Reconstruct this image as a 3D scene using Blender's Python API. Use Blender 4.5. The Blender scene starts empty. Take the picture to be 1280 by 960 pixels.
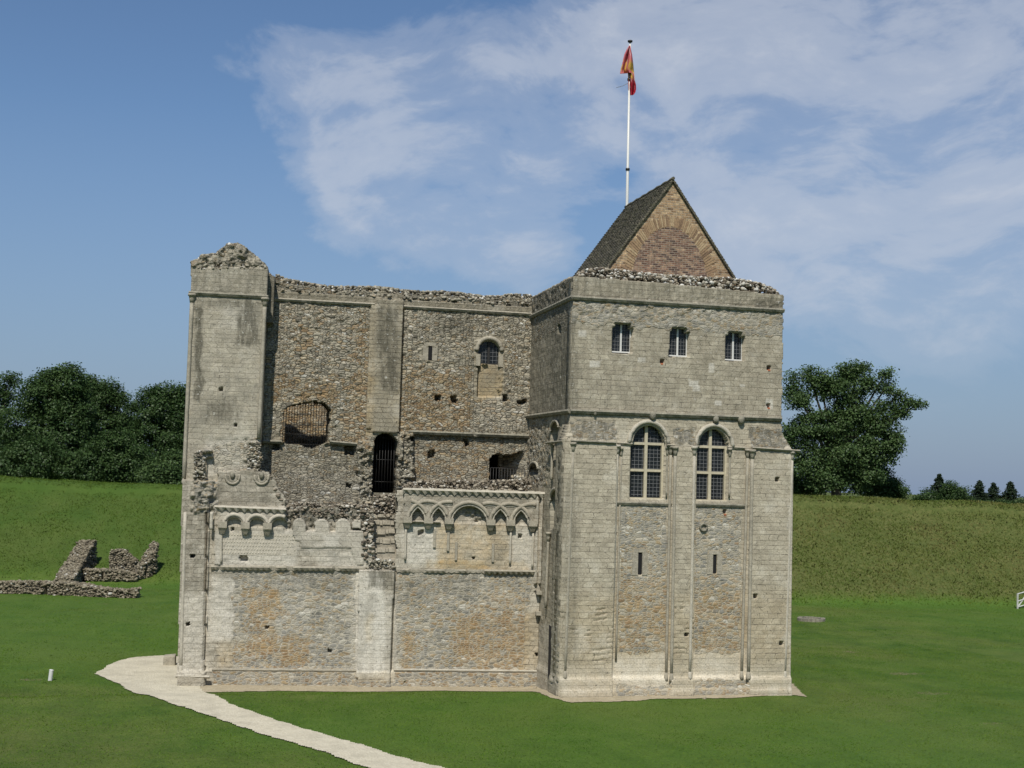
import bpy, math, random
import numpy as np
from mathutils import Matrix, Vector
random.seed(5)
RNG = np.random.default_rng(11)
rad = math.radians
SC = bpy.context.scene
COL = SC.collection

# ------------------------------------------------------------------ camera, sky, sun, exposure
F_PX = 1677.19
FW = np.array([0.23569451, 0.96908455, 0.0729605])
RT = np.array([0.97078175, -0.2382579, 0.02856516])
UP = np.array([-0.04506547, -0.06409607, 0.99692567])
CAM = np.array([-14.76529495, -50.76491742, 8.2281859])
cd = bpy.data.cameras.new('camera')
cam = bpy.data.objects.new('camera', cd); COL.objects.link(cam)
cd.sensor_width = 36; cd.lens = F_PX/1280*36; cd.clip_start = .5; cd.clip_end = 20000
cam.matrix_world = Matrix([[RT[i], UP[i], -FW[i], CAM[i]] for i in range(3)] + [[0, 0, 0, 1]])
SC.camera = cam
SC.render.resolution_x = 1024; SC.render.resolution_y = 768
SC.view_settings.view_transform = 'Standard'; SC.view_settings.look = 'None'
SC.view_settings.gamma = 1; SC.view_settings.use_curve_mapping = False
SC.view_settings.exposure = 0.18

SUN_EL, SUN_AZ = 51, 201          # azimuth clockwise from +Y
sl = bpy.data.lights.new('sun', 'SUN'); so = bpy.data.objects.new('sun', sl); COL.objects.link(so)
sl.energy = 4.1; sl.angle = rad(0.6); sl.color = (1.0, .955, .87)
sdir = Vector((math.sin(rad(SUN_AZ))*math.cos(rad(SUN_EL)), math.cos(rad(SUN_AZ))*math.cos(rad(SUN_EL)), math.sin(rad(SUN_EL))))
so.rotation_euler = sdir.to_track_quat('Z', 'Y').to_euler()

def NT(tree):
    tree.nodes.clear()
    def n(t, **kw):
        nd = tree.nodes.new(t)
        ins = kw.pop('i', None)
        for k, v in kw.items(): setattr(nd, k, v)
        if ins:
            for k, v in ins.items():
                if isinstance(v, bpy.types.NodeSocket): tree.links.new(v, nd.inputs[k])
                else: nd.inputs[k].default_value = v
        return nd
    return n

def ramp(n, fac, stops, interp='LINEAR'):
    r = n('ShaderNodeValToRGB', i={'Fac': fac}); cr = r.color_ramp; cr.interpolation = interp
    while len(cr.elements) < len(stops): cr.elements.new(.5)
    for e, (p, c) in zip(cr.elements, stops):
        e.position = p; e.color = (c, c, c, 1) if not hasattr(c, '__len__') else (*c, 1)
    return r.outputs['Color']

def mth(n, op, a, b=0.0, clamp=False):
    return n('ShaderNodeMath', operation=op, use_clamp=clamp, i={0: a, 1: b}).outputs[0]

def mixc(n, fac, a, b, blend='MIX'):
    m = n('ShaderNodeMix', data_type='RGBA', blend_type=blend, clamp_factor=True)
    for k, v in ((0, fac), (6, a), (7, b)):
        if isinstance(v, bpy.types.NodeSocket): m.id_data.links.new(v, m.inputs[k])
        elif k == 0: m.inputs[0].default_value = v
        else: m.inputs[k].default_value = (*v, 1) if len(v) == 3 else v
    return m.outputs[2]

# sky: Nishita with thin broken cloud
W = bpy.data.worlds.new('World'); SC.world = W; W.use_nodes = True
n = NT(W.node_tree); t = W.node_tree
sky = n('ShaderNodeTexSky', sky_type='NISHITA', sun_disc=False, sun_elevation=rad(SUN_EL), sun_rotation=rad(SUN_AZ),
        altitude=20, air_density=1.0, dust_density=.7, ozone_density=2.0)
tc = n('ShaderNodeTexCoord')
sep = n('ShaderNodeSeparateXYZ', i={0: tc.outputs['Generated']})
wv = n('ShaderNodeTexNoise', i={'Vector': tc.outputs['Generated'], 'Scale': 3.0, 'Detail': 3}).outputs['Color']
gv = n('ShaderNodeVectorMath', operation='MULTIPLY_ADD', i={0: wv, 1: (.16, .16, .16), 2: tc.outputs['Generated']}).outputs[0]
mp = n('ShaderNodeMapping', i={0: gv, 'Rotation': (0, rad(24), 0), 'Scale': (1.0, 1.0, 2.3)}).outputs[0]
c1 = n('ShaderNodeTexNoise', i={'Vector': mp, 'Scale': 4.6, 'Detail': 10, 'Roughness': .58, 'Lacunarity': 2.1}).outputs['Fac']
mp2 = n('ShaderNodeMapping', i={0: gv, 'Location': (3.1, 1.7, 0), 'Rotation': (0, rad(38), 0), 'Scale': (1.0, 1.0, 1.9)}).outputs[0]
c2 = n('ShaderNodeTexNoise', i={'Vector': mp2, 'Scale': 17, 'Detail': 6, 'Roughness': .6}).outputs['Fac']
# where the cloud lies: rising from the left horizon to a bank over the right (world directions)
def blob(d, size, k):
    dv = Vector(d).normalized()
    dt = n('ShaderNodeVectorMath', operation='DISTANCE', i={0: tc.outputs['Generated'], 1: tuple(dv)}).outputs['Value']
    e = mth(n, 'DIVIDE', dt, size)
    return mth(n, 'MULTIPLY', mth(n, 'POWER', 2.718, mth(n, 'MULTIPLY', mth(n, 'MULTIPLY', e, e), -1.0)), k)
def pxdir(px, py):
    return tuple(FW + RT*(px-640)/F_PX - UP*(py-480)/F_PX)
cov = None
for px, py, s, k in ((1130, 110, .14, .36), (640, 105, .06, .26), (560, 60, .06, .24), (780, 60, .07, .24), (430, 60, .06, .24), (290, 50, .06, .18), (180, 30, .05, .06), (460, 232, .05, .42), (570, 270, .055, .44), (670, 315, .05, .34), (960, 265, .09, .30), (1180, 300, .10, .30),
                     (1300, 200, .15, .2), (860, 130, .05, .16), (380, 110, .05, .10), (300, 200, .05, -.08), (400, 150, .06, .10), (520, 160, .05, .10), (700, 180, .05, .10), (80, 255, .05, .13), (180, 270, .05, .11), (300, 285, .05, .12), (1170, 390, .025, .14), (900, -150, .15, .15), (940, 60, .08, .2)):
    b = blob(pxdir(px, py), s, k)
    cov = b if cov is None else mth(n, 'ADD', cov, b)
cl = mth(n, 'ADD', mth(n, 'MULTIPLY', c1, .70), mth(n, 'MULTIPLY', c2, .30))
cl = mth(n, 'ADD', cl, mth(n, 'SUBTRACT', mth(n, 'MINIMUM', cov, .40), .30))
mask = ramp(n, cl, [(.43, 0), (.53, .30), (.63, .66), (.78, .92)], 'EASE')
hz = ramp(n, sep.outputs[2], [(.02, 0), (.14, 1)])
hz2 = ramp(n, sep.outputs[2], [(.0, 1), (.26, 0)])
mask = mth(n, 'MULTIPLY', mask, hz)
skyc = n('ShaderNodeHueSaturation', i={'Saturation': 1.0, 'Value': 1.0, 'Color': sky.outputs[0]}).outputs[0]
skyc = mixc(n, 1.0, skyc, (.80, .92, 1.05), 'MULTIPLY')
skyc = mixc(n, mth(n, 'MULTIPLY', hz2, .85), skyc, (2.35, 3.15, 4.75))
cloudc = mixc(n, c2, (5.0, 5.6, 6.8), (7.2, 7.5, 8.1))
fin = mixc(n, mth(n, 'MULTIPLY', mask, .86), skyc, cloudc)
bg = n('ShaderNodeBackground', i={'Color': fin, 'Strength': .080})
t.links.new(bg.outputs[0], n('ShaderNodeOutputWorld').inputs[0])

# ------------------------------------------------------------------ geometry helpers
def proj(X):
    d = X-CAM; z = d@FW
    return 640+F_PX*(d@RT)/z, 480-F_PX*(d@UP)/z
def ray(px, py): return FW+RT*(px-640)/F_PX-UP*(py-480)/F_PX
def G(px, py, z=0.0):
    d = ray(px, py); return CAM+d*((z-CAM[2])/d[2])
def A(px, py, dist): return CAM+ray(px, py)*dist

class Plane:                        # a vertical wall plane: origin (x,y), axis along it, outward normal
    def __init__(s, o, ua):
        s.o = np.array([*o, 0.0]); u = np.array([*ua, 0.0]); s.u = u/np.linalg.norm(u)
        s.n = np.array([s.u[1], -s.u[0], 0.0])
    def uv(s, px, py, d=0.0):
        r = ray(px, py); o = s.o+s.n*d
        k = ((o-CAM)@s.n)/(r@s.n); q = CAM+r*k
        return (q-s.o)@s.u, q[2]
    def at(s, u, v, d=0.0): return s.o+s.u*u+np.array([0, 0, v])+s.n*d
    def pt(s, px, py, d=0.0): return s.at(*s.uv(px, py, d), d)
    def grid(s, U, V, D): return s.o[None]+U[:, None]*s.u+V[:, None]*np.array([0, 0, 1.])+D[:, None]*s.n
WF = 9.0; DU = 6.6
PF = Plane((0, 0), (1, 0))                    # forebuilding front
PR = Plane((0, DU), (0, -1))                  # forebuilding side, u grows to the front corner
PU = Plane((-11.4, DU), (1, 0))               # keep wall above the ledge
PL = Plane((-14.7, 5.38), (14.7, -1.48))      # lower arcaded wall and corner turret

def hash2(i, j, s):
    h = (i.astype(np.int64)*374761393 + j.astype(np.int64)*668265263 + s*974634541) & 0x7fffffff
    h = (h ^ (h >> 13))*1274126177 & 0x7fffffff
    return ((h ^ (h >> 16)) & 0xffff)/65535.0
def vnoise(x, y, s=0):
    i = np.floor(x); j = np.floor(y); fx = x-i; fy = y-j
    fx = fx*fx*(3-2*fx); fy = fy*fy*(3-2*fy)
    a = hash2(i, j, s); b = hash2(i+1, j, s); c = hash2(i, j+1, s); d = hash2(i+1, j+1, s)
    return (a*(1-fx)+b*fx)*(1-fy)+(c*(1-fx)+d*fx)*fy
def fbm(x, y, s=0, o=4):
    r = 0; a = .5; tot = 0
    for k in range(o):
        r = r+a*vnoise(x*2**k, y*2**k, s+k*17); tot += a; a *= .55
    return r/tot
def sst(a, b, x):
    tt = np.clip((x-a)/(b-a), 0, 1); return tt*tt*(3-2*tt)
def box(X, Y, x0, y0, x1, y1, s=2.0):
    return sst(x0-s, x0+s, X)*(1-sst(x1-s, x1+s, X))*sst(y0-s, y0+s, Y)*(1-sst(y1-s, y1+s, Y))
def ell(X, Y, cx, cy, rx, ry):
    return 1-sst(.5, 1.1, np.hypot((X-cx)/rx, (Y-cy)/ry))
def inpoly(X, Y, P):
    r = np.zeros(X.shape, bool); m = len(P)
    for k in range(m):
        x0, y0 = P[k]; x1, y1 = P[(k+1) % m]
        if y0 == y1: continue
        c = (Y < y0) != (Y < y1)
        r ^= c & (X < (x1-x0)*(Y-y0)/(y1-y0)+x0)
    return r
def archpoly(x0, x1, ys, yb, h=None, tilt=.03):
    cx = (x0+x1)/2; rx = (x1-x0)/2; h = h or rx
    L = [(cx+rx*math.cos(a), ys-h*math.sin(a)+tilt*rx*math.cos(a)) for a in np.linspace(0, math.pi, 15)]
    dx = -.028*(yb-ys)
    return [(x1+dx, yb+tilt*rx)] + L + [(x0+dx, yb-tilt*rx)]

def link(name, me, mat=None, parent=None):
    o = bpy.data.objects.new(name, me); COL.objects.link(o)
    if mat: me.materials.append(mat)
    if parent:
        o.parent = parent; r = parent
        while r.parent: r = r.parent
        if parent == r: o.matrix_parent_inverse = Matrix.Translation(r.location).inverted()
    return o
def raw_mesh(name, verts, quads=None, polys=None, smooth=False):
    me = bpy.data.meshes.new(name)
    verts = np.asarray(verts, np.float32)
    if quads is not None:
        q = np.asarray(quads, np.int32); m, k = q.shape
        me.vertices.add(len(verts)); me.vertices.foreach_set('co', verts.ravel())
        me.loops.add(m*k); me.loops.foreach_set('vertex_index', q.ravel())
        me.polygons.add(m); me.polygons.foreach_set('loop_start', np.arange(0, m*k, k, dtype=np.int32))
        me.polygons.foreach_set('loop_total', np.full(m, k, np.int32))
        me.update(calc_edges=True)
    else:
        me.from_pydata([tuple(map(float, v)) for v in verts], [], polys); me.update()
    if smooth: me.polygons.foreach_set('use_smooth', np.ones(len(me.polygons), bool))
    return me
def set_uv(me, vuv):
    li = np.empty(len(me.loops), np.int32); me.loops.foreach_get('vertex_index', li)
    l = me.uv_layers.new(name='UVMap'); l.data.foreach_set('uv', np.asarray(vuv, np.float32)[li].ravel())
def set_zone(me, z):
    a = me.color_attributes.new('zone', 'FLOAT_COLOR', 'POINT'); a.data.foreach_set('color', np.asarray(z, np.float32).ravel())

def empty(name, loc, label, cat, group=None):
    o = bpy.data.objects.new(name, None); COL.objects.link(o); o.location = loc
    return tag(o, label, cat, group)
def tag(o, label=None, cat=None, group=None, kind=None):
    if label: o['label'] = label
    if cat: o['category'] = cat
    if group: o['group'] = group
    if kind: o['kind'] = kind
    return o

class MB:                           # gathers simple solids into one mesh
    def __init__(s): s.v = []; s.f = []; s.uv = []
    def add(s, v, f):
        b = len(s.v); s.v += [tuple(map(float, q)) for q in v]; s.f += [tuple(b+i for i in q) for q in f]
    def hexa(s, p):                 # 8 corners: bottom ring then top ring
        s.add(p, [(3, 2, 1, 0), (4, 5, 6, 7), (0, 1, 5, 4), (1, 2, 6, 5), (2, 3, 7, 6), (3, 0, 4, 7)])
    def pbox(s, pl, u0, u1, v0, v1, d0, d1):
        s.hexa([pl.at(u, v, d) for v in (v0, v1) for u, d in ((u0, d1), (u1, d1), (u1, d0), (u0, d0))])
    def tube(s, pts, r, k=8, caps=True):
        pts = [Vector(map(float, q)) for q in pts]; r = r if hasattr(r, '__len__') else [r]*len(pts)
        b = len(s.v); m = len(pts)
        for i, q in enumerate(pts):
            tg = (pts[min(i+1, m-1)]-pts[max(i-1, 0)]).normalized()
            a = tg.cross(Vector((0, 0, 1)) if abs(tg.z) < .9 else Vector((0, 1, 0))).normalized(); c = tg.cross(a)
            for j in range(k):
                w = 2*math.pi*j/k; s.v.append(tuple(q+a*math.cos(w)*r[i]+c*math.sin(w)*r[i]))
        for i in range(m-1):
            for j in range(k):
                s.f.append((b+i*k+j, b+i*k+(j+1) % k, b+(i+1)*k+(j+1) % k, b+(i+1)*k+j))
        if caps:
            s.f.append(tuple(b+j for j in range(k))[::-1]); s.f.append(tuple(b+(m-1)*k+j for j in range(k)))
    def build(s, name, mat, parent=None, smooth=False, uvm=True):
        me = raw_mesh(name, s.v, polys=s.f)
        if smooth:
            for p in me.polygons: p.use_smooth = len(p.vertices) == 4
        if uvm:
            l = me.uv_layers.new(name='UVMap')
            for p in me.polygons:
                nn = p.normal; ax = max(range(3), key=lambda i: abs(nn[i]))
                for li in p.loop_indices:
                    c = me.vertices[me.loops[li].vertex_index].co
                    l.data[li].uv = (c.x, c.z) if ax == 1 else ((c.y, c.z) if ax == 0 else (c.x, c.y))
        return link(name, me, mat, parent)

def relief(name, pl, u0, u1, v0, v1, keep, depth, zone, mat, thick, parent, step=.04):
    """a solid wall: its face follows depth(), cells outside keep() are open all the way through"""
    nu = int(round((u1-u0)/step)); nv = int(round((v1-v0)/step))
    us = np.linspace(u0, u1, nu+1); vs = np.linspace(v0, v1, nv+1)
    V, U = np.meshgrid(vs, us, indexing='ij'); U = U.ravel(); V = V.ravel()
    PX, PY = proj(pl.grid(U, V, np.zeros_like(U)))
    D = depth(U, V, PX, PY)
    Z = np.stack(zone(U, V, PX, PY), 1)
    uc = (us[1:]+us[:-1])/2; vc = (vs[1:]+vs[:-1])/2
    VC, UC = np.meshgrid(vc, uc, indexing='ij'); sh = UC.shape; UC = UC.ravel(); VC = VC.ravel()
    CX, CY = proj(pl.grid(UC, VC, np.zeros_like(UC)))
    K = keep(UC, VC, CX, CY).reshape(sh)
    N = (nu+1)*(nv+1)
    id_ = np.arange(N).reshape(nv+1, nu+1)
    j, i = np.nonzero(K)
    a, b, c, d = id_[j, i], id_[j, i+1], id_[j+1, i+1], id_[j+1, i]
    Q = [np.stack([a, b, c, d], 1), np.stack([d, c, b, a], 1)+N]
    Kp = np.pad(K, 1)
    for dj, di, e in ((0, 1, 'r'), (0, -1, 'l'), (1, 0, 't'), (-1, 0, 'b')):
        edge = K & ~Kp[1+dj:1+dj+nv, 1+di:1+di+nu]
        j, i = np.nonzero(edge)
        p, q = {'r': (id_[j, i+1], id_[j+1, i+1]), 'l': (id_[j+1, i], id_[j, i]),
                't': (id_[j+1, i+1], id_[j+1, i]), 'b': (id_[j, i], id_[j, i+1])}[e]
        Q.append(np.stack([q, p, p+N, q+N], 1))
    Q = np.concatenate(Q)
    front = pl.grid(U, V, D); back = pl.grid(U, V, np.full_like(U, -thick))
    vv = np.concatenate([front, back])
    uv = np.concatenate([np.stack([U, V], 1), np.stack([U+thick, V], 1)])
    zz = np.concatenate([Z, Z])
    used = np.unique(Q); rm = np.zeros(2*N, np.int64); rm[used] = np.arange(len(used))
    me = raw_mesh(name, vv[used], rm[Q])
    set_uv(me, uv[used]); set_zone(me, zz[used])
    return link(name, me, mat, parent)

# ------------------------------------------------------------------ materials
def principled(n, tree, **kw):
    b = n('ShaderNodeBsdfPrincipled', i=kw)
    o = n('ShaderNodeOutputMaterial'); tree.links.new(b.outputs[0], o.inputs[0]); return b
def newmat(name):
    m = bpy.data.materials.new(name); m.use_nodes = True
    return m, NT(m.node_tree), m.node_tree

def masonry(name, blotk=1.0, ash=((.40, .355, .265), (.315, .28, .205)), mortar=(.36, .33, .26), joint=(.17, .145, .105), gap_shade=.35, row=.195, scale=1.0, bump=1.0, flush=0, pal=None, jv=1.0):
    m, n, t = newmat(name)
    uv = n('ShaderNodeUVMap', uv_map='UVMap').outputs[0]
    at = n('ShaderNodeAttribute', attribute_name='zone')
    zs = n('ShaderNodeSeparateColor', i={0: at.outputs['Color']})
    rub, och, wht, drk = zs.outputs[0], zs.outputs[1], zs.outputs[2], at.outputs['Alpha']
    nb = n('ShaderNodeTexNoise', i={'Vector': uv, 'Scale': 2.2, 'Detail': 5, 'Roughness': .62}); big = nb.outputs['Fac']
    nf = n('ShaderNodeTexNoise', i={'Vector': uv, 'Scale': 17, 'Detail': 5, 'Roughness': .7}); fine = nf.outputs['Fac']
    vs = n('ShaderNodeMapping', i={0: uv, 'Scale': (.02, 1.1, 1)}).outputs[0]
    vn = n('ShaderNodeTexNoise', i={'Vector': vs, 'Scale': 1.0, 'Detail': 2}).outputs['Color']
    wob = n('ShaderNodeVectorMath', operation='MULTIPLY_ADD', i={0: nb.outputs['Color'], 1: (.12, .05, 0), 2: uv}).outputs[0]
    wob = n('ShaderNodeVectorMath', operation='MULTIPLY_ADD', i={0: vn, 1: (2.2, .55, 0), 2: wob}).outputs[0]
    wob2 = n('ShaderNodeVectorMath', operation='MULTIPLY_ADD', i={0: n('ShaderNodeTexNoise', i={'Vector': uv, 'Scale': 5.5, 'Detail': 3}).outputs['Color'], 1: (.16, .13, 0), 2: uv}).outputs[0]
    # coursed ashlar
    br = n('ShaderNodeTexBrick', offset=.5, i={'Vector': wob, 'Color1': (0, 0, 0, 1), 'Color2': (1, 1, 1, 1), 'Mortar': (.5, .5, .5, 1), 'Scale': 1.0,
           'Mortar Size': .011, 'Mortar Smooth': .35, 'Bias': 0.0, 'Brick Width': .40, 'Row Height': row})
    rnd = n('ShaderNodeSeparateColor', i={0: br.outputs['Color']}).outputs[0]
    ac = mixc(n, rnd, ash[1], ash[0])
    ac = mixc(n, ramp(n, big, [(.40, 0), (.66, .7)]), ac, tuple(x*.72 for x in ash[1]))
    ac = mixc(n, mth(n, 'MULTIPLY', och, .62), ac, (.45, .335, .165))
    jvis = mth(n, 'MULTIPLY', br.outputs['Fac'], ramp(n, n('ShaderNodeTexNoise', i={'Vector': uv, 'Scale': 3.7, 'Detail': 3}).outputs['Fac'], [(.36, .30), (.62, .95)]))
    ac = mixc(n, mth(n, 'MULTIPLY', jvis, jv), ac, joint)
    er = mth(n, 'MULTIPLY', br.outputs['Fac'], ramp(n, n('ShaderNodeTexNoise', i={'Vector': uv, 'Scale': 2.9, 'Detail': 4, 'Roughness': .65}).outputs['Fac'], [(.53, 0), (.60, 1)]))
    ac = mixc(n, mth(n, 'MULTIPLY', er, .8), ac, (.045, .038, .028))
    # rubble: two sizes of stone
    def stones(sx, sy, off):
        v = n('ShaderNodeMapping', i={0: wob2, 'Location': (off, off*.7, 0), 'Scale': (sx, sy, 1)}).outputs[0]
        a = n('ShaderNodeTexVoronoi', voronoi_dimensions='2D', feature='F1', i={'Vector': v, 'Scale': 1.0, 'Randomness': .74})
        b = n('ShaderNodeTexVoronoi', voronoi_dimensions='2D', feature='DISTANCE_TO_EDGE', i={'Vector': v, 'Scale': 1.0, 'Randomness': .74})
        return a.outputs['Color'], b.outputs['Distance']
    ca, da = stones(3.5*scale, 7.8*scale, 0); cb, db = stones(6.0*scale, 12.5*scale, 3.3)
    pick = ramp(n, n('ShaderNodeTexNoise', i={'Vector': uv, 'Scale': 1.1, 'Detail': 4}).outputs['Fac'], [(.46, 0), (.52, 1)])
    cc = mixc(n, pick, ca, cb); dd = n('ShaderNodeMix', i={0: pick, 2: da, 3: db}).outputs[0]
    cs = n('ShaderNodeSeparateColor', i={0: cc})
    pal = ramp(n, cs.outputs[0], pal or [(0, (.15, .135, .105)), (.18, (.235, .212, .165)), (.45, (.30, .272, .212)), (.72, (.355, .322, .25)), (.88, (.30, .25, .175)), (.96, (.42, .39, .32)), (1, (.52, .50, .44))])
    rnd2 = mth(n, 'ADD', cs.outputs[1], mth(n, 'MULTIPLY', mth(n, 'SUBTRACT', big, .5), .7))
    och_m = mth(n, 'MULTIPLY', ramp(n, mth(n, 'ADD', rnd2, mth(n, 'MULTIPLY', och, .72)), [(.90, 0), (1.12, 1)]), .85)
    ochc = mixc(n, cs.outputs[2], (.235, .15, .078), (.36, .275, .155))
    rc = mixc(n, och_m, pal, ochc)
    edge = ramp(n, mth(n, 'ADD', dd, mth(n, 'MULTIPLY', mth(n, 'SUBTRACT', fine, .5), .16)), [(.03, 1), (.20, 0)] if flush else [(.02, 1), (.10, 0)])
    mortc = mixc(n, ramp(n, mth(n, 'ADD', big, mth(n, 'MULTIPLY', cs.outputs[2], .3)), [(.80, 0), (.95, .6)] if flush else [(.55, 0), (.75, 1)]), mortar, (.075, .065, .05))
    rc = mixc(n, mth(n, 'MULTIPLY', edge, .92), rc, mortc)
    if gap_shade: 
        gaps = mth(n, 'MULTIPLY', ramp(n, dd, [(.0, 1), (.045, 0)]), ramp(n, nf.outputs['Fac'], [(.5, 0), (.62, gap_shade*2)]))
        rc = mixc(n, gaps, rc, (.05, .043, .033))  # shadow between the rubble stones, put into the colour
    # blend, limewash, weathering
    rm = ramp(n, mth(n, 'ADD', rub, mth(n, 'MULTIPLY', mth(n, 'SUBTRACT', big, .5), .55)), [(.45, 0), (.55, 1)])
    c = mixc(n, rm, ac, rc)
    wm = mth(n, 'MULTIPLY', wht, ramp(n, mth(n, 'ADD', big, mth(n, 'MULTIPLY', fine, .35)), [(.42, .35), (.72, 1.0)]))
    c = mixc(n, wm, c, mixc(n, mth(n, 'MULTIPLY', och, .8), (.64, .61, .535), (.57, .46, .27)))
    sv = n('ShaderNodeMapping', i={0: uv, 'Scale': (3.2, .55, 1)}).outputs[0]
    streak = n('ShaderNodeTexNoise', i={'Vector': sv, 'Scale': 1.6, 'Detail': 7, 'Roughness': .68}).outputs['Fac']
    blot = n('ShaderNodeTexNoise', i={'Vector': uv, 'Scale': .75, 'Detail': 9, 'Roughness': .66}).outputs['Fac']
    c = mixc(n, mth(n, 'MULTIPLY', ramp(n, blot, [(.49, 0), (.62, .42)]), blotk), c, (.20, .19, .155))
    c = mixc(n, ramp(n, blot, [(.36, .55), (.47, 0)]), c, (.55, .51, .415))
    c = mixc(n, mth(n, 'MULTIPLY', rm, .55), c, mixc(n, 1.0, rc, (1.06, 1.05, 1.02), 'MULTIPLY'))
    osm = mth(n, 'MULTIPLY', ramp(n, och, [(.30, 0), (1.0, .9)]), ramp(n, n('ShaderNodeTexNoise', i={'Vector': uv, 'Scale': 1.9, 'Detail': 7, 'Roughness': .7}).outputs['Fac'], [(.42, 0), (.62, 1)]))
    c = mixc(n, mth(n, 'MULTIPLY', osm, .62), c, mixc(n, 1.0, c, (1.06, .80, .47), 'MULTIPLY'))
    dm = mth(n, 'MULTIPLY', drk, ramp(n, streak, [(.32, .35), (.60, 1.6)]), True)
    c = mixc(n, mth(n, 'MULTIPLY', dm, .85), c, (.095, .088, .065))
    lich = mth(n, 'MULTIPLY', ramp(n, n('ShaderNodeTexNoise', i={'Vector': uv, 'Scale': 8, 'Detail': 4, 'Roughness': .7}).outputs['Fac'], [(.60, 0), (.66, 1)]), mth(n, 'ADD', mth(n, 'MULTIPLY', drk, .8), .14))
    c = mixc(n, lich, c, (.56, .55, .49))
    c = mixc(n, 1.0, c, ramp(n, fine, [(.25, .62), (.75, 1.30)]), 'MULTIPLY')
    pits = ramp(n, n('ShaderNodeTexNoise', i={'Vector': uv, 'Scale': 7, 'Detail': 4, 'Roughness': .65}).outputs['Fac'], [(.645, 0), (.69, .8)])
    c = mixc(n, mth(n, 'MULTIPLY', pits, .75), c, (.075, .065, .048))
    # relief
    hs = ramp(n, dd, [(0, 0), (.10, .75), (.45, 1)])
    hs = mth(n, 'ADD', hs, mth(n, 'MULTIPLY', cs.outputs[1], .5))
    ha = mth(n, 'SUBTRACT', mth(n, 'MULTIPLY', rnd, .22), mth(n, 'MULTIPLY', br.outputs['Fac'], .55))
    h = n('ShaderNodeMix', i={0: rm, 2: ha, 3: hs}).outputs[0]
    h = mth(n, 'ADD', h, mth(n, 'MULTIPLY', fine, .55))
    h = mth(n, 'SUBTRACT', h, pits)
    bp = n('ShaderNodeBump', i={'Strength': .75*bump, 'Distance': .045, 'Height': h})
    b = principled(n, t, **{'Base Color': c, 'Roughness': .93, 'Normal': bp.outputs[0]})
    b.inputs['Specular IOR Level'].default_value = .15
    return m

M = {}
GREY = [(0, (.155, .15, .13)), (.2, (.225, .218, .195)), (.45, (.295, .28, .24)), (.66, (.365, .335, .265)), (.82, (.31, .235, .135)), (.92, (.43, .40, .33)), (1, (.55, .53, .47))]
BUFF = [(0, (.155, .14, .11)), (.18, (.255, .235, .185)), (.45, (.34, .31, .24)), (.72, (.41, .375, .29)), (.86, (.32, .255, .165)), (.94, (.48, .45, .375)), (1, (.60, .585, .53))]
M['wall'] = masonry('coursed_limestone', jv=.55, pal=BUFF, ash=((.44, .40, .305), (.32, .285, .21)))
M['front'] = masonry('front_limestone', blotk=.5, jv=.72, ash=((.525, .478, .37), (.40, .358, .275)), mortar=(.43, .39, .30), gap_shade=.2, flush=1, pal=GREY, bump=.8)
M['rubblewall'] = masonry('buff_rubble', mortar=(.31, .28, .22), gap_shade=1.1, scale=1.2, pal=BUFF, bump=1.5)
M['side'] = masonry('side_limestone', ash=((.46, .415, .315), (.36, .32, .24)), mortar=(.30, .27, .21), gap_shade=.9, scale=1.1, pal=BUFF)
M['lower'] = masonry('pale_rubble', ash=((.52, .48, .395), (.38, .345, .275)), mortar=(.47, .435, .355), gap_shade=.25, flush=1, pal=GREY, bump=.8)

def trim_mat(name, base, dark=.5):
    m, n, t = newmat(name)
    g = n('ShaderNodeNewGeometry'); co = n('ShaderNodeTexCoord').outputs['Object']
    f = n('ShaderNodeTexNoise', i={'Vector': co, 'Scale': 4, 'Detail': 8, 'Roughness': .7}).outputs['Fac']
    f2 = n('ShaderNodeTexNoise', i={'Vector': co, 'Scale': 26, 'Detail': 4, 'Roughness': .7}).outputs['Fac']
    c = mixc(n, ramp(n, f, [(.40, 0), (.68, dark)]), base, tuple(x*.33 for x in base))
    c = mixc(n, ramp(n, f2, [(.60, 0), (.72, .6)]), c, (.52, .50, .44))
    c = mixc(n, 1.0, c, ramp(n, f2, [(.25, .75), (.75, 1.2)]), 'MULTIPLY')
    bp = n('ShaderNodeBump', i={'Strength': .7, 'Distance': .03, 'Height': mth(n, 'ADD', f2, mth(n, 'MULTIPLY', f, 1.5))})
    principled(n, t, **{'Base Color': c, 'Roughness': .92, 'Normal': bp.outputs[0]})
    return m
M['trim'] = trim_mat('dressed_stone', (.36, .325, .25))
M['trimbrown'] = trim_mat('worn_step_stone', (.335, .30, .23), .7)
M['trimpale'] = trim_mat('pale_dressed_stone', (.47, .43, .345), .35)
M['trimdark'] = trim_mat('weathered_dressed_stone', (.27, .25, .19), .75)

def stone_mat(name, stops, moss=(.05, .06, .022)):
    m, n, t = newmat(name)
    g = n('ShaderNodeNewGeometry'); co = n('ShaderNodeTexCoord').outputs['Object']
    c = ramp(n, g.outputs['Random Per Island'], stops)
    f = n('ShaderNodeTexNoise', i={'Vector': co, 'Scale': 9, 'Detail': 6, 'Roughness': .7}).outputs['Fac']
    c = mixc(n, 1.0, c, ramp(n, f, [(.25, .5), (.75, 1.35)]), 'MULTIPLY')
    c = mixc(n, ramp(n, f, [(.56, 0), (.72, .5)]), c, moss)
    bp = n('ShaderNodeBump', i={'Strength': .8, 'Distance': .03, 'Height': f})
    principled(n, t, **{'Base Color': c, 'Roughness': .9, 'Normal': bp.outputs[0]})
    return m
M['flint'] = stone_mat('flint_rubble', [(0, (.085, .075, .055)), (.25, (.19, .17, .125)), (.55, (.29, .265, .20)), (.8, (.35, .32, .25)), (.9, (.30, .235, .15)), (.965, (.58, .57, .52))])
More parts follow.
